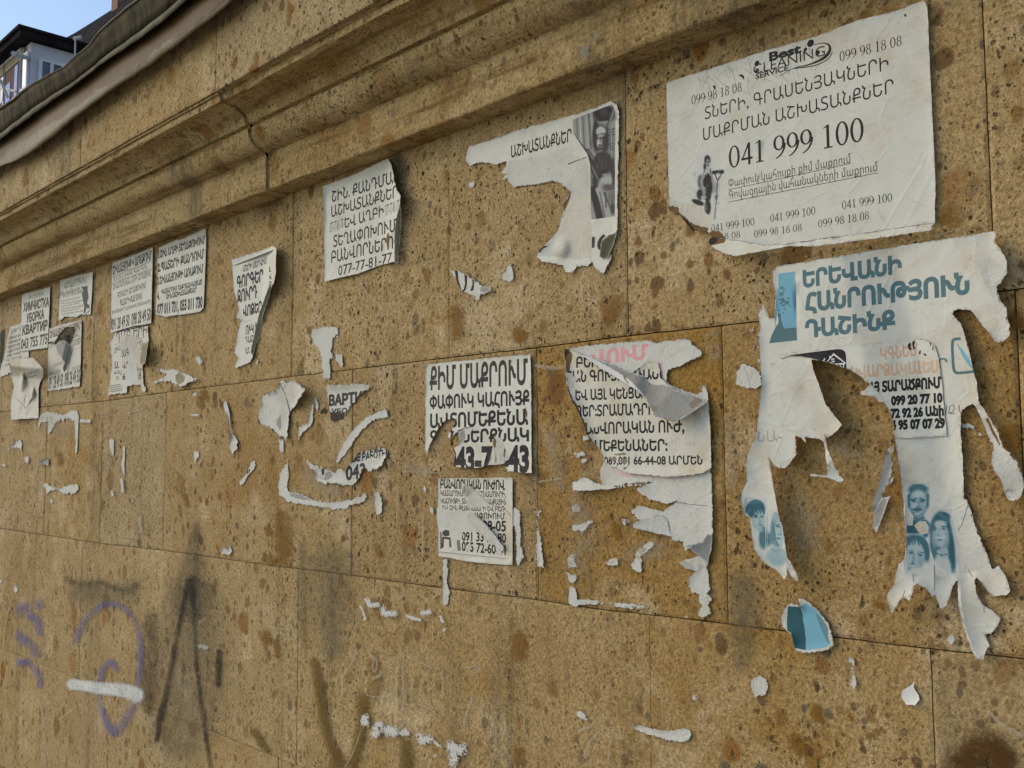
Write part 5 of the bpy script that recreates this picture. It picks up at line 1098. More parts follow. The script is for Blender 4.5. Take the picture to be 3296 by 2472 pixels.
s.photo("portrait_bald_man", o(O2, "-20,1100 60,1080 110,1180 128,1240 162,1490 150,1640 60,1590 -20,1540"), dy([('E', 82, 1260, 62, 160, .46, .14), ('E', 72, 1150, 34, 40, .66, .5), ('E', 92, 1290, 40, 110, .76, .2), ('S', [(66, 1222), (104, 1212)], 8, .2, .6), ('E', 88, 1232, 16, 8, .10, .5), ('S', [(108, 1230), (112, 1290)], 10, .5, .8), ('E', 102, 1300, 16, 6, .3, .6), ('E', 94, 1336, 22, 7, .28, .5), ('S', [(48, 1230), (62, 1340), (90, 1402)], 14, .32, .8), ('E', 10, 1340, 40, 60, .42, .4), ('E', 80, 1490, 90, 85, .68, .2), ('S', [(30, 1420), (70, 1450), (110, 1430)], 10, .5, .7)]), TEAL_PHOTO)
por("torn_layer", PULP_Y, "1262,1220 1310,1184 1362,1186 1390,1230 1384,1290 1350,1300 1300,1282", "1200,1130 1240,1116 1256,1150 1250,1220 1210,1224 1196,1180")
cr = [[(1250, 3300), (1262, 3380)], [(1436, 3220), (1440, 3440)], [(1165, 3500), (1185, 3440)], [(1730, 2700), (1680, 2860), (1640, 2930)], [(1730, 3260), (1770, 3330)], [(1865, 3590), (1868, 3640)]]
s.lines("crease", cr, 1.0, G2)
roll = Sheet(T31, o(O3, "1640,40 1655,30 1668,230 1700,420 1770,620 1806,690 1800,708 1760,640 1680,420 1645,230"), z=14, jit=.5, step=6)
paper("poster", "tall poster torn into ragged strips, grey teal headline and teal portraits", "poster", s, PAPER_B, [("flap", roll, PAPER, "rolled left edge of the lowest strip")])

s = Sheet(T31, "92,1396 400,1362 620,1338 1000,1297 1330,1262 1400,1300 1442,1330 1478,1450 1498,1600 1505,1659 " + o(O2, "1520,200 1547,450 1300,462 1108,470 1096,440 1086,350 1052,230 992,150 960,80 ") + "900,1670 882,1652 800,1592 700,1532 560,1482 450,1452 380,1438 280,1418 170,1420 100,1440", z=4.0, jit=0.45, wr=.7, lift=1.2, under=s)
s.poly_ink("black_badge", "168,1412 350,1388 600,1357 640,1360 668,1382 676,1420 678,1526 600,1498 540,1472 480,1462 380,1438 280,1418 200,1416", INK)
s.multi("house_emblem", ["508,1462 530,1440 530,1418 544,1416 544,1424 566,1390 672,1476 660,1478 567,1410 520,1462", "548,1440 572,1436 574,1472 550,1470", "470,1462 488,1435 496,1436 484,1462"], SHADE_W); s.multi("house_emblem", ["558,1440 562,1440 563,1472 559,1472", "548,1454 574,1450 574,1456 548,1460"], INK)
s.text("TY", (614, 1520), (670, 1512), 36, .04, "house_emblem", SHADE_W); s.lines("house_emblem", [[(580, 1488), (672, 1478)]], 1.2, SHADE_W)
s.text("ԿԳՆԵՄ", (972, 1450), (1300, 1408), 104, .045, "headline", ORANGE); s.text("ԿՎԱՐՁԱԿԱԼԵՄ", (722, 1605), (1490, 1553), 102, .045, "headline", ORANGE)
s.text("ԱՅ ՏԱՐԱԾՔՈՒՄ", (858, 1732), (1500, 1688), 92, .065, "text_line", INK)
s.text("099 20 77 10", (1064, 1840), (1510, 1814), 80, .07, "phone_number", INK); s.text("72 92 26 Անի", (1062, 1950), (1522, 1926), 82, .07, "phone_number", INK); s.text("4 95 07 07 29", (1062, 2052), (1532, 2034), 82, .07, "phone_number", INK)
s.multi("scraped_patch", ["1208,1322 1225,1300 1238,1312 1230,1345 1245,1352 1232,1368 1214,1358", "1250,1290 1275,1285 1262,1330 1275,1345 1255,1370 1248,1330", "1300,1400 1312,1362 1322,1375 1318,1402", "1330,1385 1345,1400 1362,1395 1372,1420 1350,1412", "1392,1262 1400,1255 1412,1300 1408,1335 1398,1320", "1415,1310 1432,1335 1440,1380 1428,1360 1418,1372"], SCORCH_D, 1.4)
paper("flyer", "torn flyer with orange headline and black house badge, pasted over the tall teal poster", FL, s, PAPER)

# ================================================================== middle, lower row
s = Sheet(T11, "1470,1490 1700,1465 2000,1435 2212,1416 2372,1404 2378,1700 2380,2050 2382,2428 2250,2420 2180,2416 2172,2398 2140,2352 2062,2358 2010,2360 1940,2380 1860,2388 1705,2374 1712,2320 1726,2278 1704,2220 1762,2178 1752,2090 1742,2062 1810,2040 1870,2030 1810,2036 1742,2070 1672,2130 1654,2108 1700,2030 1732,1960 1640,1968 1570,2050 1500,2190 1476,2280 1462,2220 1465,1950 1462,1659", z=1.7, jit=0.5, wr=0.9, step=7.0, curls=[((1700, 2330), (2010, 2330), (1850, 2385), 5, 20, 1)])
s.text("ՔԻՄ ՄԱՔՐՈՒՄ", (1500, 1706), (2350, 1655), 200, .035, "headline", INK_W); s.text("ՓԱՓՈՒԿ ԿԱՀՈՒՅՔ", (1500, 1872), (2362, 1834), 116, .04); s.text("ԱՎՏՈՄԵՔԵՆԱ", (1504, 2036), (2352, 2004), 122, .04)
s.text("ԳԱՆ ՆԵՐՔՆԱԿ", (1504, 2166), (2360, 2150), 108, .04); s.text("043-71-43", (1645, 2412), (2362, 2412), 212, .05, "phone_number", INK)
s.multi("torn_layer", ["2050,2130 2080,2110 2130,2140 2150,2200 2170,2260 2180,2300 2140,2350 2062,2358 2010,2360 2020,2300 2060,2250 2040,2180", "1740,2062 1810,2040 1872,2032 1870,2060 1830,2090 1790,2175 1762,2178"], PULP, 1.0)
s.multi("scorch_shadow_edge", ["2055,2120 2075,2140 2072,2200 2055,2220 2045,2160", "2145,2210 2160,2230 2150,2300 2135,2280", "2330,1850 2345,1900 2338,1990 2325,1900"], SCORCH, 1.0)
s.poly_ink("grey_back", "1740,2070 1800,2060 1812,2120 1770,2178 1752,2150", BACK, .6)
paper("flyer", "white flyer reading ՔԻՄ ՄԱՔՐՈՒՄ ՓԱՓՈՒԿ ԿԱՀՈՒՅՔ, a bite torn out of its lower left", FL, s, PAPER)

T12 = (1, 2)
s = Sheet(T12, "1574,815 1900,812 2216,806 2217,1200 2216,1562 2150,1562 1980,1550 1800,1530 1690,1506 1575,1486 1574,1250 1560,1150 1572,1000", z=1.5, jit=0.25, wr=0.9, step=6.0)
s.text("ԲԱՆՎՈՐԱԿԱՆ ՈՒԺՈՎ", (1592, 898), (2150, 912), 80, .045, "headline"); s.text("ԿԱՏԱՐՈՒՄ ԵՆՔ ԴԱՇՆԱՄՈՒՐԻ,", (1594, 965), (2158, 980), 50, .03); s.text("ԿԱՀՈՒՅՔԻ, ՏՆԱՅԻՆ ԱՊՐԱՆՔԱՅԻՆ", (1596, 1030), (2160, 1043), 46, .03)
s.text("ԵՎ ՇԻՆ ԹԱՓՈՆՆԵՐԻ ԵՎ ԲԵՌ", (1612, 1090), (2150, 1102), 46, .03, mat=INK_W); s.text("ՏԵՂԱՓՈԽՈՒՄ", (1790, 1160), (2152, 1170), 54, .03)
s.text("093 98-05", (1800, 1262), (2160, 1272), 88, .03, "phone_number"); s.text("091 33 53-80", (1778, 1352), (2162, 1370), 78, .03, "phone_number"); s.text("095 72-60-81", (1778, 1440), (2158, 1476), 82, .03, "phone_number")
s.multi("chair_picture", ["1610,1275 1640,1258 1672,1268 1672,1310 1640,1318 1612,1306", "1612,1318 1680,1325 1690,1410 1672,1412 1668,1345 1625,1338 1622,1410 1600,1425 1590,1420"], G1); s.multi("chair_picture", ["1590,1270 1606,1290 1610,1360 1590,1400", "1735,1350 1760,1345 1772,1440 1740,1440"], G2)
s.lines("rule_line", [[(1580, 1450), (2160, 1510)]], 0.8, INK_S)
s.multi("torn_layer", ["1785,885 1812,872 1870,905 1960,950 2012,1030 2000,1062 1900,1066 1850,1072 1826,1060 1815,1000 1812,950", "1575,1092 1640,1076 1700,1100 1770,1092 1830,1108 1862,1106 2000,1228 2142,1412 2120,1440 2060,1392 1975,1345 1960,1300 1880,1268 1790,1276 1772,1345 1716,1345 1682,1300 1660,1245 1592,1240"], PULP, 1.0)
s.multi("torn_layer", ["1815,1395 1850,1372 1862,1400 1840,1440 1822,1440", "2068,1400 2112,1440 2130,1470 2085,1476"], PULP, 1.0)
fl = Sheet(T12, "1862,1106 1930,1160 2000,1226 2080,1325 2150,1422 2120,1448 2060,1392 1962,1306 1880,1228 1822,1150", z=2.0, jit=.5, curls=[((1815, 1150), (2100, 1450), (2000, 1226), 8, 26, .9)])
fl2 = Sheet(T12, "1790,885 1808,862 1816,900 1812,960 1792,965 1784,920", z=4, jit=.4, curls=[((1780, 960), (1800, 960), (1800, 860), 10, 30, 1)])
s.lines("crease", [[(2140, 1062), (2205, 1145)], [(1870, 900), (2010, 1030), (2080, 1060)]], 1.3, G2)
paper("flyer", "small flyer with a chair picture, its printed face peeling in a diagonal white strip", FL, s, PAPER_A, [("flap", fl, PULP, "white peeled strip of the printed face"), ("flap", fl2, BACK, "small peeled tongue at the top")])

T22 = (2, 2)
s = Sheet(T22, "452,-305 505,-312 700,-342 1000,-368 1150,-382 1232,-362 1400,-378 1482,-396 1532,-380 1560,-340 1662,-276 1640,-240 1560,-210 1452,-150 1352,-120 1336,-20 1420,30 1600,90 1640,60 1608,20 1682,0 1692,80 1702,190 1716,450 1722,725 1732,1000 1735,1290 1720,1440 1685,1590 1702,1659 1706,1729 1716,1779 1682,1809 1720,1829 1730,1869 1692,1909 1716,1949 1722,1989 1662,2024 1610,2014 1600,1969 1642,1909 1610,1889 1610,1809 1545,1809 1520,1749 1530,1659 1592,1620 1500,1592 1434,1538 1560,1500 1622,1470 1550,1432 1536,1420 1510,1456 1490,1452 1478,1366 1354,1350 1372,1318 1200,1282 1040,1242 1042,1212 1100,1172 1040,1180 965,1228 930,1162 1042,1172 1062,1130 1018,1112 1060,1062 1112,1050 1200,1076 1305,1095 1390,1042 1420,1012 1350,1036 1190,1002 1060,908 1100,890 1200,850 1000,866 780,912 525,926 522,850 560,835 620,800 720,850 772,862 756,740 800,640 700,490 600,300 500,130 470,0 458,-150", z=1.3, jit=0.9, step=7.0, wr=1.2)
s.text("ՎՈՒՄ", (690, -170), (1180, -225), 120, .06, "pink_headline", PINK)
s.multi("pink_headline", ["840,700 900,740 1000,775 1140,790 1350,812 1500,806 1540,790 1530,815 1400,825 1150,812 960,800 870,750", "1262,-180 1300,-200 1300,-120 1312,-30 1290,-60"], PINK_L, 1.5)
pk = []
for k in range(14):
    x = 700 + k * 52 + rr.uniform(-12, 12); y = -290 - k * 3 + rr.uniform(-22, 28); pk.append("%g,%g %g,%g %g,%g %g,%g" % (x, y, x + 14, y + 6, x + 20, y + 22, x + 6, y + 14))
s.multi("pink_headline", pk, PINK_L, .4)
s.lines("crease", [[(1220, 790), (1216, 850), (1150, 862)], [(1310, 1140), (1240, 1140), (1110, 1200)], [(1310, 1175), (1325, 1200)], [(1380, 1015), (1540, 1040), (1690, 1055)]], 1.0, G2)
s.multi("dirty_pulp", ["1440,1545 1500,1530 1560,1560 1590,1610 1540,1640 1480,1600", "1600,1560 1640,1550 1660,1590 1620,1620", "1545,1430 1640,1400 1680,1420 1640,1500 1570,1470"], G3, 1.4)
fl = Sheet(T22, "524,926 522,850 560,835 620,800 720,850 776,864 900,872 1050,860 1212,846 1140,872 1000,885 782,916", z=3, jit=.8, curls=[((780, 850), (1200, 845), (700, 930), 12, 25, .8)])
fl2 = Sheet(T22, "1040,1242 1042,1212 1110,1168 1240,1142 1310,1136 1340,1180 1360,1260 1372,1318 1200,1282", z=3, jit=.8, curls=[((1330, 1150), (1372, 1318), (1040, 1230), 12, 100, 1)])
fl3 = Sheet(T22, "1690,1300 1650,1362 1560,1390 1500,1400 1536,1420 1560,1450 1640,1500 1690,1560 1722,1430 1732,1300", z=4, jit=.8, curls=[((1735, 1300), (1700, 1560), (1560, 1420), 14, 60, 1)])
paper("poster", "older white poster with pink letters at its top, torn to pulp under the stained poster", "poster", s, PULP, [("flap", fl, PULP, "horizontal strip of pulp standing off the wall"), ("flap", fl2, PULP, "peeled lobe of pulp"), ("flap", fl3, BACK, "greyish curled strip at the lower right")])

OLD = s
s = Sheet(T22, "452,-302 500,-305 600,-255 700,-190 860,-120 980,-50 1040,-100 1180,-200 1262,-190 1290,-60 1320,-20 1400,40 1550,100 1696,152 1702,200 1714,400 1722,722 1640,772 1500,792 1350,802 1140,782 1000,772 900,720 830,702 800,642 760,562 700,492 650,430 612,330 560,222 520,160 480,60 468,-100", z=3.6, jit=0.6, wr=1.2, step=7.0, lift=3.0, under=OLD, curls=[((470, -300), (820, 700), (460, 300), 9, 30, 1.2), ((1000, 740), (1720, 690), (1300, 800), 6, 30, 1)])
s.text("ԲԵՌՆԱՏԱՐ", (555, -142), (1120, -170), 96, .035); s.text("ՏԱՆ ԳՈՒՅՔԻ ԴԱՇՆ", (475, -16), (1330, -48), 98, .035); s.text("ԵՎ ԱՅԼ ԿԵՆՑԱՂ", (548, 140), (1190, 118), 92, .035); s.text("ՁԵՐ:ՏՐԱՄԱԴՐՈՒՄ", (556, 280), (1370, 258), 96, .035)
s.text("ԲԱՆՎՈՐԱԿԱՆ ՈՒԺ,", (578, 432), (1490, 412), 98, .035); s.text("ՄԵՔԵՆԱՆԵՐ:", (716, 578), (1345, 574), 96, .035); s.text("069,091 66-44-08 ԱՐՄԵՆ", (796, 696), (1646, 694), 72, .03, "phone_number")
s.multi("scorch_shadow_edge", ["452,-302 500,-305 520,-250 505,-150 490,-100 500,-60 470,-20 468,-100", "468,0 500,40 530,140 580,200 590,270 640,330 650,380 630,400 600,300 560,222 520,160 480,60"], SCORCH, 2.0)
s.multi("smudge", ["830,640 850,625 900,640 895,665 860,660", "930,660 970,640 1000,665 985,690 950,685", "960,725 1000,700 1010,706 985,740 965,742", "880,610 960,590 990,600 930,622"], STAIN, 2.0)
s.multi("scorch_shadow_edge", ["560,222 575,240 600,300 625,350 655,430 700,492 690,495 650,440 612,330", "452,-302 480,-300 500,-270 470,-240 458,-200", "545,255 575,285 598,300 590,335 620,350 640,400 612,360 590,345 575,300"], SCORCH_D, 1.0)
s.multi("yellowed_layer", ["470,-100 540,-60 600,-110 520,40 500,100", "620,310 700,300 800,330 760,360 680,380", "1080,-110 1180,-190 1255,-180 1270,-100 1180,-130", "1560,220 1620,230 1640,300 1600,320 1570,280"], PULP_Y, 2.0)
flap = Sheet(T22, "596,-252 660,-238 760,-210 900,-152 1060,-92 1180,-62 1280,-10 1400,48 1560,108 1698,152 1640,190 1560,242 1480,290 1400,332 1350,318 1290,300 1240,285 1212,240 1185,190 1160,132 1110,85 1062,42 1000,5 940,-30 860,-80 760,-140 660,-210", z=6, jit=.5, step=7.0, wr=2.0, lift=0.5, curls=[((590, -260), (1700, 145), (1300, 320), 42, 90, .75)], bumps=[((1220, 20), 35, -10)])
flap.multi("flap_fold", ["596,-252 660,-238 760,-190 900,-110 1010,-40 1080,30 1150,110 1190,190 1215,245 1185,190 1160,132 1110,85 1062,42 1000,5 940,-30 860,-80 760,-140 660,-210"], SHADE_W, .8)
flap.multi("dirt_stain", ["1530,170 1590,110 1640,140 1600,190 1550,210", "1200,180 1260,190 1250,240 1215,235", "930,-110 950,-105 1010,-10 1000,0", "1310,290 1400,310 1470,270 1400,330 1340,315"], STAIN, 2.0)
paper("poster", "stained poster with a scorched left edge, its top folded forward in a big grey triangle", "poster", s, PAPER_A, [("flap", flap, BACK, "big grey triangle of the folded top half")])

# ================================================================== scraps
LS = "left of the photo, "
scrap((1, 1), "485,1180 560,1170 640,1162 700,1160 716,1220 690,1240 732,1256 662,1260 666,1300 650,1370 662,1420 692,1452 690,1402 742,1390 752,1500 740,1526 712,1482 660,1440 636,1460 646,1610 622,1626 580,1610 565,1420 540,1360 490,1310 478,1250", "white scrap shaped like a pair of trousers, below the curled ՇԻՆ. ՔԱՆԴՄԱՆ flyer", PULP)
scrap((1, 1), "1668,670 1740,680 1832,720 1920,780 1960,815 2032,820 2036,850 1980,880 1942,886 1932,930 1902,938 1888,905 1780,860 1758,830 1718,740", "pointed scrap with two thick black curved print strokes, right of the curled ՇԻՆ. ՔԱՆԴՄԱՆ flyer", PULP, curls=[((1720, 740), (1900, 930), (1680, 690), 5, 30, 1)],
      inks=[lambda s: s.multi("print", ["1715,676 1745,682 1750,760 1775,840 1765,850 1735,780", "1800,712 1826,722 1824,790 1812,850 1790,862 1770,858 1795,840 1806,790", "1868,750 1888,762 1880,850 1850,858 1870,800"], INK), lambda s: s.poly_ink("torn_layer", "1940,815 1990,820 2032,850 1980,875 1940,860", BACK, .8)])
scrap((1, 1), "2170,620 2200,636 2216,665 2228,720 2215,776 2150,766 2104,752 2150,690", "white triangular chip right of the scrap with two black strokes", PULP)
scrap((1, 1), "2168,458 2198,452 2206,500 2188,512", "tiny white chip above the triangular chip, under the L-shaped flyer strip", PULP)
scrap((1, 0), "1840,1562 1890,1572 1892,1600 1850,1632 1838,1600", "small white chip just under the left end of the L-shaped flyer strip", PULP)
s_ = "90,80 140,60 190,40 215,0 300,-20 372,-10 422,45 375,130 335,195 296,245 282,290 276,400 266,482 215,462 195,440 130,390 40,340 14,290 26,220 60,180 50,110"
scrap(T12, s_, "large fan-shaped creased white scrap left of the ВАРТИ scrap", PULP, lift=5, curls=[((215, 20), (290, 260), (400, 60), 8, 60, 1), ((290, 260), (250, 480), (300, 480), 12, 30, 1)], inks=[lambda s: s.lines("crease", [[(212, 10), (255, 100), (292, 250)], [(215, 270), (180, 310), (175, 360)], [(120, 220), (130, 260)]], 1.6, G2), lambda s: s.poly_ink("torn_back", "185,300 215,262 220,380 205,400 180,350", BACK, .6)])
scrap(T12, "195,480 240,490 234,592 222,598 200,570", "short white strip under the fan-shaped scrap", PULP)
scrap(T12, "455,310 485,180 496,140 492,290 486,350 430,400 378,462 372,486 360,480 372,370 442,340", "thin bent white sliver between the fan-shaped scrap and the ВАРТИ scrap", PULP, lift=5)
scrap(T12, "520,90 528,140 542,200 530,222 510,190 505,150", "tiny pale sliver left of the ВАРТИ scrap", PULP)
scrap(T12, "555,250 580,215 604,195 602,240 572,262", "tiny black charred curl left of the ВАРТИ scrap", SCORCH_D, lift=5)
scrap(T12, "605,10 700,2 880,-10 1002,8 990,46 930,72 872,120 820,190 782,250 742,300 702,320 652,326 640,300 625,150", "triangular scrap with the letters ВАРТИ in black, charred at its tip", PULP, curls=[((620, 60), (990, 50), (800, -10), 8, 30, 1)],
      inks=[lambda s: s.text("ВАРТИР", (628, 187), (980, 152), 92, .06, "text_line", INK_W), lambda s: s.multi("scorch_shadow_edge", ["640,240 680,250 720,240 770,260 742,300 702,320 652,326 645,300"], SCORCH_D, 1.5), lambda s: s.text("УБО", (650, 262), (790, 250), 44, .05, "text_line", INK_W), lambda s: s.multi("torn_layer", ["605,10 700,2 880,-10 1002,8 980,40 850,36 700,30 612,40"], PULP, 1.0)])
scrap(T12, "1146,242 1120,214 1050,240 960,280 880,350 820,420 760,510 710,610 690,672 720,682 742,640 800,570 850,490 900,420 980,340 1050,300 1142,286", "long curved white strip of glued paper sweeping down to the 04 scrap", PULP, jit=1.2, inks=[lambda s: s.lines("crease", [[(1120, 216), (1135, 240), (1140, 280)]], 2.5, G1)])
scrap(T12, "430,650 480,680 520,700 545,722 560,705 582,740 600,722 680,762 722,722 760,750 842,650 890,592 898,564 930,580 1100,540 1142,590 1120,640 1090,702 1030,742 968,762 940,720 900,800 832,886 740,872 662,860 600,866 500,830 520,770 450,710", "crumpled white scrap with the digits 04 and cut-off Cyrillic letters at its top", PULP, lift=5, jit=1.4,
      inks=[lambda s: s.text("ЫЕ РАБОТЫ", (832, 672), (1130, 632), 66, .05, "text_line", INK_W), lambda s: s.text("043", (775, 832), (945, 800), 122, .04, "phone_number", INK_W), lambda s: s.multi("torn_back", ["600,770 650,750 662,800 610,840 585,820"], BACK, .8), lambda s: s.poly_ink("torn_layer", "950,660 1010,630 1060,640 1120,600 1120,640 1090,702 1030,742 968,762 940,700", PULP, 1), lambda s: s.multi("print", ["560,740 590,725 590,780 570,790"], INK_W, .8), lambda s: s.text("РАТ", (980, 585), (1100, 570), 24, .05, "text_line", INK_W)])
scrap(T12, "265,680 276,620 286,800 270,890 286,926 400,946 490,1000 640,1020 740,1010 850,990 920,950 966,925 960,980 900,1030 820,1050 780,1086 640,1080 500,1060 400,1046 270,1016 200,960 190,880 210,760", "long L-shaped white strip of glued paper running under the 04 scrap", PULP, jit=1.3, inks=[lambda s: s.multi("torn_back", ["290,935 400,950 480,1005 400,1000 300,970"], BACK, .8)])
scrap(T12, "1025,930 1066,930 1086,1010 1086,1100 1060,1142 1025,1120 1030,1020", "upright white leaf-shaped scrap at the right end of the L-shaped strip", PULP, lift=4)
scrap(T12, "1450,870 1470,892 1466,942 1450,940 1444,900", "small white upright chip left of the chair-picture flyer, the upper of two", PULP)
scrap(T12, "1490,1040 1522,1060 1542,1130 1526,1142 1500,1092", "small slanted white chip left of the chair-picture flyer, the lower of two", PULP)
scrap(T12, "1610,1508 1655,1504 1657,1659 1650,1719 1676,1789 1666,1869 1650,1922 1612,1904 1616,1769 1610,1659", "narrow white strip hanging below the chair-picture flyer", PULP)
scrap(T22, "5,1082 40,1060 76,1110 70,1180 80,1400 100,1480 70,1576 40,1560 30,1300 0,1150", "long white vertical strip right of the chair-picture flyer, the left of two", PULP)
scrap(T22, "210,1085 250,1095 242,1150 220,1180 250,1350 276,1590 220,1576 205,1500 210,1300", "long white vertical strip right of the chair-picture flyer, the right one along the joint", PULP, lift=5)
scrap(T22, "500,615 560,595 630,580 636,620 560,636 510,636", "small white strip left of the phone line of the stained poster", PULP)
scrap(T22, "595,642 646,635 650,680 610,692", "small square white chip just under the strip left of the stained poster", PULP)
scrap(T22, "610,430 660,450 672,490 612,486", "small white wedge at the burnt left edge of the stained poster", PULP)
scrap(T22, "515,1040 562,1035 610,1105 560,1112 515,1116", "white wedge below the standing pulp strip, topmost of the column of chips", PULP)
scrap(T22, "520,1210 600,1206 680,1175 702,1190 660,1240 632,1276 520,1266", "white flag-shaped chip, second from the top in the column of chips", PULP)
scrap(T22, "480,1480 545,1474 546,1520 566,1590 480,1586", "white knobbly chip, third from the top in the column of chips", PULP, jit=1.5)
scrap(T22, "790,1545 850,1510 910,1494 926,1560 870,1576", "white chip right of the knobbly chip", PULP, jit=1.2)
scrap(T22, "665,1420 690,1415 700,1440 680,1446", "tiny white chip between the flag-shaped chip and the white chip", PULP)
scrap(T22, "1180,1360 1226,1358 1226,1400 1150,1460 1110,1500 1122,1530 1116,1570 1132,1625 1100,1642 1010,1580 1050,1520 1076,1440 1130,1400", "jagged lightning-shaped white scrap below the torn pulp poster", PULP, jit=1.2)
scrap(T22, "470,1630 550,1642 570,1659 570,1680 532,1720 490,1710", "white knobbly chip just above the white L corner strip", PULP, jit=1.4)
scrap((2, 3), "490,90 540,95 562,140 560,200 700,200 800,235 730,250 600,250 560,272 485,242", "white L-shaped corner strip at the joint below the column of chips", PULP, jit=1.0)
scrap((2, 3), "835,225 930,225 1050,240 1190,266 1120,290 950,276 850,250", "thin white strip along the joint, right of the white L corner strip", PULP, jit=1.0)
scrap((2, 3), "1465,350 1490,338 1518,345 1510,362 1475,365", "tiny pinkish chip on the joint left of the pulp poster's foot", PULP)
scrap((2, 1), "1940,1560 1985,1492 2060,1495 2140,1550 2160,1659 2110,1705 2000,1695 1940,1659", "rounded bluish white scrap beside the left edge of the tall teal poster", PULP, inks=[lambda s: s.lines("crease", [[(2000, 1500), (2040, 1600), (2060, 1690)], [(1960, 1600), (1985, 1660)]], 1.2, G3)])
scrap((2, 1), "1912,1150 1930,1165 1950,1215 1945,1222 1925,1195", "tiny dark-edged chip under the joint, left of the tall teal poster's curled edge", PULP, lift=5)
scrap((2, 1), "2048,1180 2085,1185 2098,1200 2055,1212", "tiny white chip right under the tall teal poster's upper left corner", PULP)
scrap((2, 1), "2140,1130 2128,1210 2095,1290 2076,1365 2084,1370 2110,1300 2122,1240 2120,1400 2136,1490 2140,1490 2132,1380 2140,1250", "thin white thread of paper at the tall teal poster's left edge", PULP)
scrap((3, 2), "1030,565 1064,630 1080,700 1045,840 975,985 910,1112 903,1040 960,860 1000,700", "white curled roll of paper between the strips of the tall teal poster", PAPER, lift=2, curls=[((1080, 640), (930, 1112), (960, 800), 16, 30, .8)], extra=[("back", Sheet((3, 2), "910,1112 975,990 1060,968 1040,1000 1000,1122 936,1285 905,1232", z=3, jit=.6), BACK, "grey brown back of the rolled paper"), ("tip", Sheet((3, 2), "1035,560 1060,540 1090,528 1086,580 1062,612 1045,600", z=3, jit=.6), BACK, None)], name="paper_curl")
sc = Sheet((3, 3), "190,230 240,240 282,262 262,222 250,186 320,200 430,292 522,412 546,480 560,540 571,602 520,642 350,672 240,652 222,600 206,510 130,450 110,370 140,282", z=1.8, jit=0.9, lift=4)
sc.poly_ink("teal_print", "172,262 285,266 300,330 322,480 328,550 326,640 228,622 206,510 200,495 166,470 164,400", TEAL_D, .8); sc.poly_ink("teal_print", "285,264 322,228 430,305 515,440 525,540 540,592 480,622 326,642 328,550 322,480 300,330", TEAL_L, .8); sc.poly_ink("teal_print", "430,330 515,440 522,540 535,590 505,560 450,440 415,330", TEAL_M, .6)
paper("paper_scrap", "teal and dark green printed scrap with a torn white rim", "paper scrap", sc, PULP)
scrap((2, 3), "2090,870 2140,858 2192,890 2214,960 2190,1030 2130,1036 2100,1048 2065,980 2063,910", "round white scrap below the teal and dark green scrap", PULP, jit=.6, inks=[lambda s: s.lines("crease", [[(2090, 880), (2085, 960), (2100, 1030)], [(2150, 900), (2160, 980)], [(2185, 900), (2188, 1000)]], 0.8, G3)])
scrap((3, 3), "695,712 720,697 746,710 750,850 766,920 755,976 730,982 705,920 715,820 700,760", "slim upright white strip left of the white drop-shaped scrap", PULP, lift=4)
scrap((3, 3), "1266,914 1258,960 1302,1030 1309,1070 1270,1119 1190,1110 1150,1042 1164,986 1220,955 1246,932", "smooth white drop-shaped scrap with a little tail", SHADE_W, jit=.5, lift=3)
scrap((3, 3), "1535,545 1552,520 1570,500 1600,520 1611,570 1580,602 1548,585", "small curled white chip just left of the lowest strip of the tall teal poster", PULP, lift=6)
scrap((3, 3), "732,288 772,286 772,302 734,304", "tiny white fleck right of the teal and dark green scrap, the upper of two", PULP)
scrap((3, 3), "800,610 824,608 822,622 803,622", "tiny white fleck right of the teal and dark green scrap, the lower of two", PULP)
scrap((3, 3), "1545,252 1660,286 1655,300 1548,266", "thin white thread of paper bridging the two lowest strips of the tall teal poster", PULP)
scrap((2, 3), "968,1280 1000,1290 1100,1290 1200,1312 1350,1332 1420,1328 1480,1308 1532,1328 1552,1370 1530,1420 1470,1434 1380,1430 1200,1380 1090,1340 1010,1302", "club-shaped grey white strip of dried paper near the bottom edge", PULP, jit=.8, lift=3)
scrap((2, 3), "555,1176 590,1155 630,1190 667,1257 620,1246 560,1206", "small white drop-shaped chip left of the club-shaped strip", PULP, jit=.5)
scrap((2, 3), "850,1258 868,1256 885,1278 870,1282", "tiny white chip between the drop-shaped chip and the club-shaped strip", PULP)
scrap((0, 3), "1700,592 1745,585 1792,590 1812,630 1790,642 1720,626", "small white chip stuck on the right leg of the black letter", PULP)
scrap((0, 3), "118,104 128,88 142,85 155,108 151,140 136,147 122,140", "small round white chip above the blue zigzag", PULP, jit=.3)
scrap((0, 3), "-10,30 12,28 22,45 12,62 -10,60", "small round white chip at the photo's left edge above the blue zigzag", PULP, jit=.3)
scrap((0, 2), "328,345 336,310 345,266 400,236 480,250 560,262 590,240 622,222 662,225 681,280 680,360 674,450 668,560 655,618 645,602 652,500 648,440 640,322 600,305 560,300 545,330 530,305 482,342 450,402 425,442 408,400 415,330 372,330 345,350 336,392", "fringed white strip like a comb, under the pale creased flyer", PULP, jit=1.2)
scrap((0, 2), "345,870 410,852 440,880 520,902 600,870 670,860 686,910 640,946 550,952 500,920 440,922 400,946 390,900", "wavy white strip, alone in the middle of its block at the left", PULP, jit=1.2)
scrap((0, 2), "425,1002 450,985 463,1010 440,1032", "tiny white chip under the wavy strip", PULP)
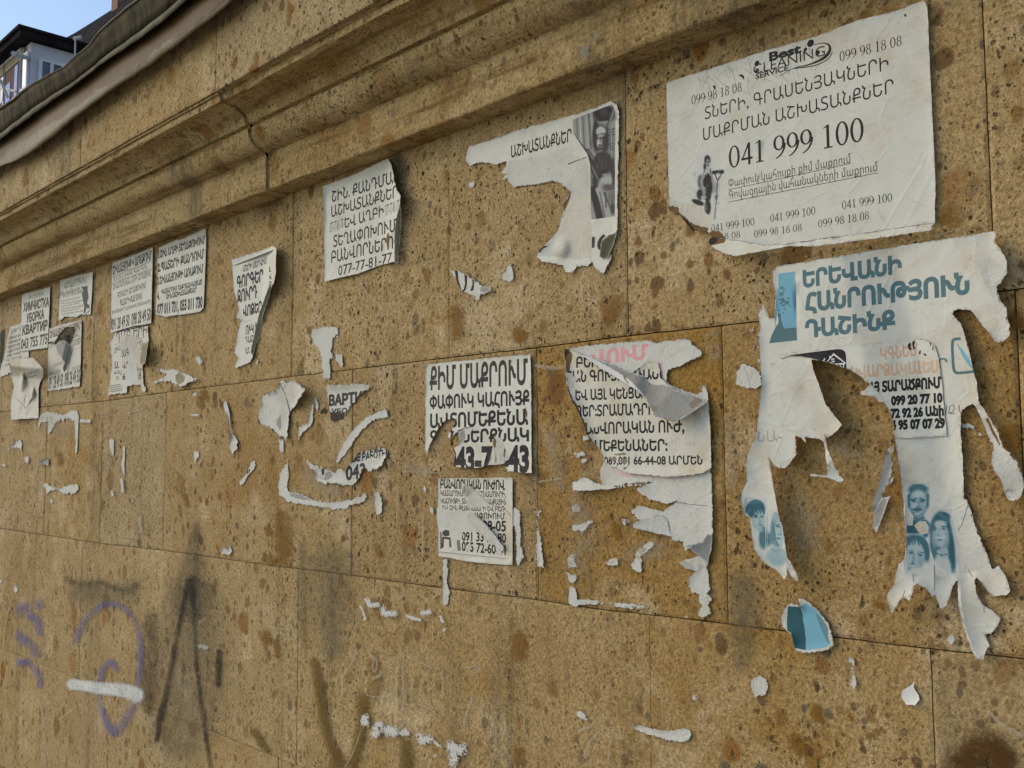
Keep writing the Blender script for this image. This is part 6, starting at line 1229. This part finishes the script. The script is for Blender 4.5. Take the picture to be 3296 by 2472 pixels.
scrap((0, 2), "60,560 105,530 130,490 180,474 196,510 186,545 190,600 172,560 110,556 70,575", "crumpled whitish scrap at the far left under the pale creased flyer", PULP, jit=1.6, lift=6)
scrap((0, 2), "210,655 235,620 250,640 245,670 220,668", "tiny white chip below the crumpled scrap at the far left", PULP, jit=1.0)
scrap((0, 2), "945,482 985,470 988,520 980,632 960,602 944,540", "short white upright strip, the left of two between the joints", PULP, jit=.7)
scrap((0, 2), "1060,530 1080,540 1076,700 1080,792 1060,782 1045,700 1060,622", "slim white upright strip, the right of two between the joints", PULP, jit=.7)
scrap((0, 2), "1930,150 1940,140 1957,150 1986,260 1992,400 2030,440 2056,500 2045,530 2057,560 2005,607 1985,560 1985,440 1962,300 1930,200", "white spoon-shaped scrap with a thin curled stem", PULP, jit=.7, lift=5)
scrap((0, 2), "2202,655 2208,700 2195,742 2140,792 2110,860 2080,880 2060,850 2120,780 2150,720 2170,672", "narrow white waisted scrap with two black print bars", PULP, jit=.6, inks=[lambda s: s.multi("print", ["2135,745 2146,738 2142,775 2132,780", "2150,738 2160,730 2156,768 2147,772"], INK)])
scrap((0, 2), "1662,582 1715,574 1724,632 1700,645 1690,697 1682,690 1675,640", "small ragged white chip left of the spoon-shaped scrap", PULP, jit=1.5)
scrap((0, 2), "1900,1442 1930,1408 1965,1420 1980,1384 2008,1440 1988,1482 1920,1472", "small white cap-shaped chip on the joint below the spoon-shaped scrap", PULP, jit=.8, lift=6)
scrap((0, 2), "1600,90 1680,78 1742,90 1724,106 1650,96", "thin flat white sliver under the star-shaped scrap", PULP, lift=5)
scrap((0, 2), "333,672 420,630 417,702 360,692", "small grey folded triangle left of the vertical joint", BACK, lift=8, jit=.5)
scrap((1, 1), "0,1450 22,1440 30,1460 8,1495 -4,1490", "tiny white chip under the rolled wedge of the ԳՈՐԳԵՐ flyer", PULP)
scrap((3, 2), "1672,340 1735,342 1775,350 1800,400 1840,420 1860,450 1800,440 1760,405 1700,385 1676,425", "thin forked white shred right of the printed phone flyer", PULP, jit=1.0)
scrap((3, 2), "1040,870 1075,810 1092,795 1085,835 1050,868", "tiny brownish sliver right of the curled roll", BACK)
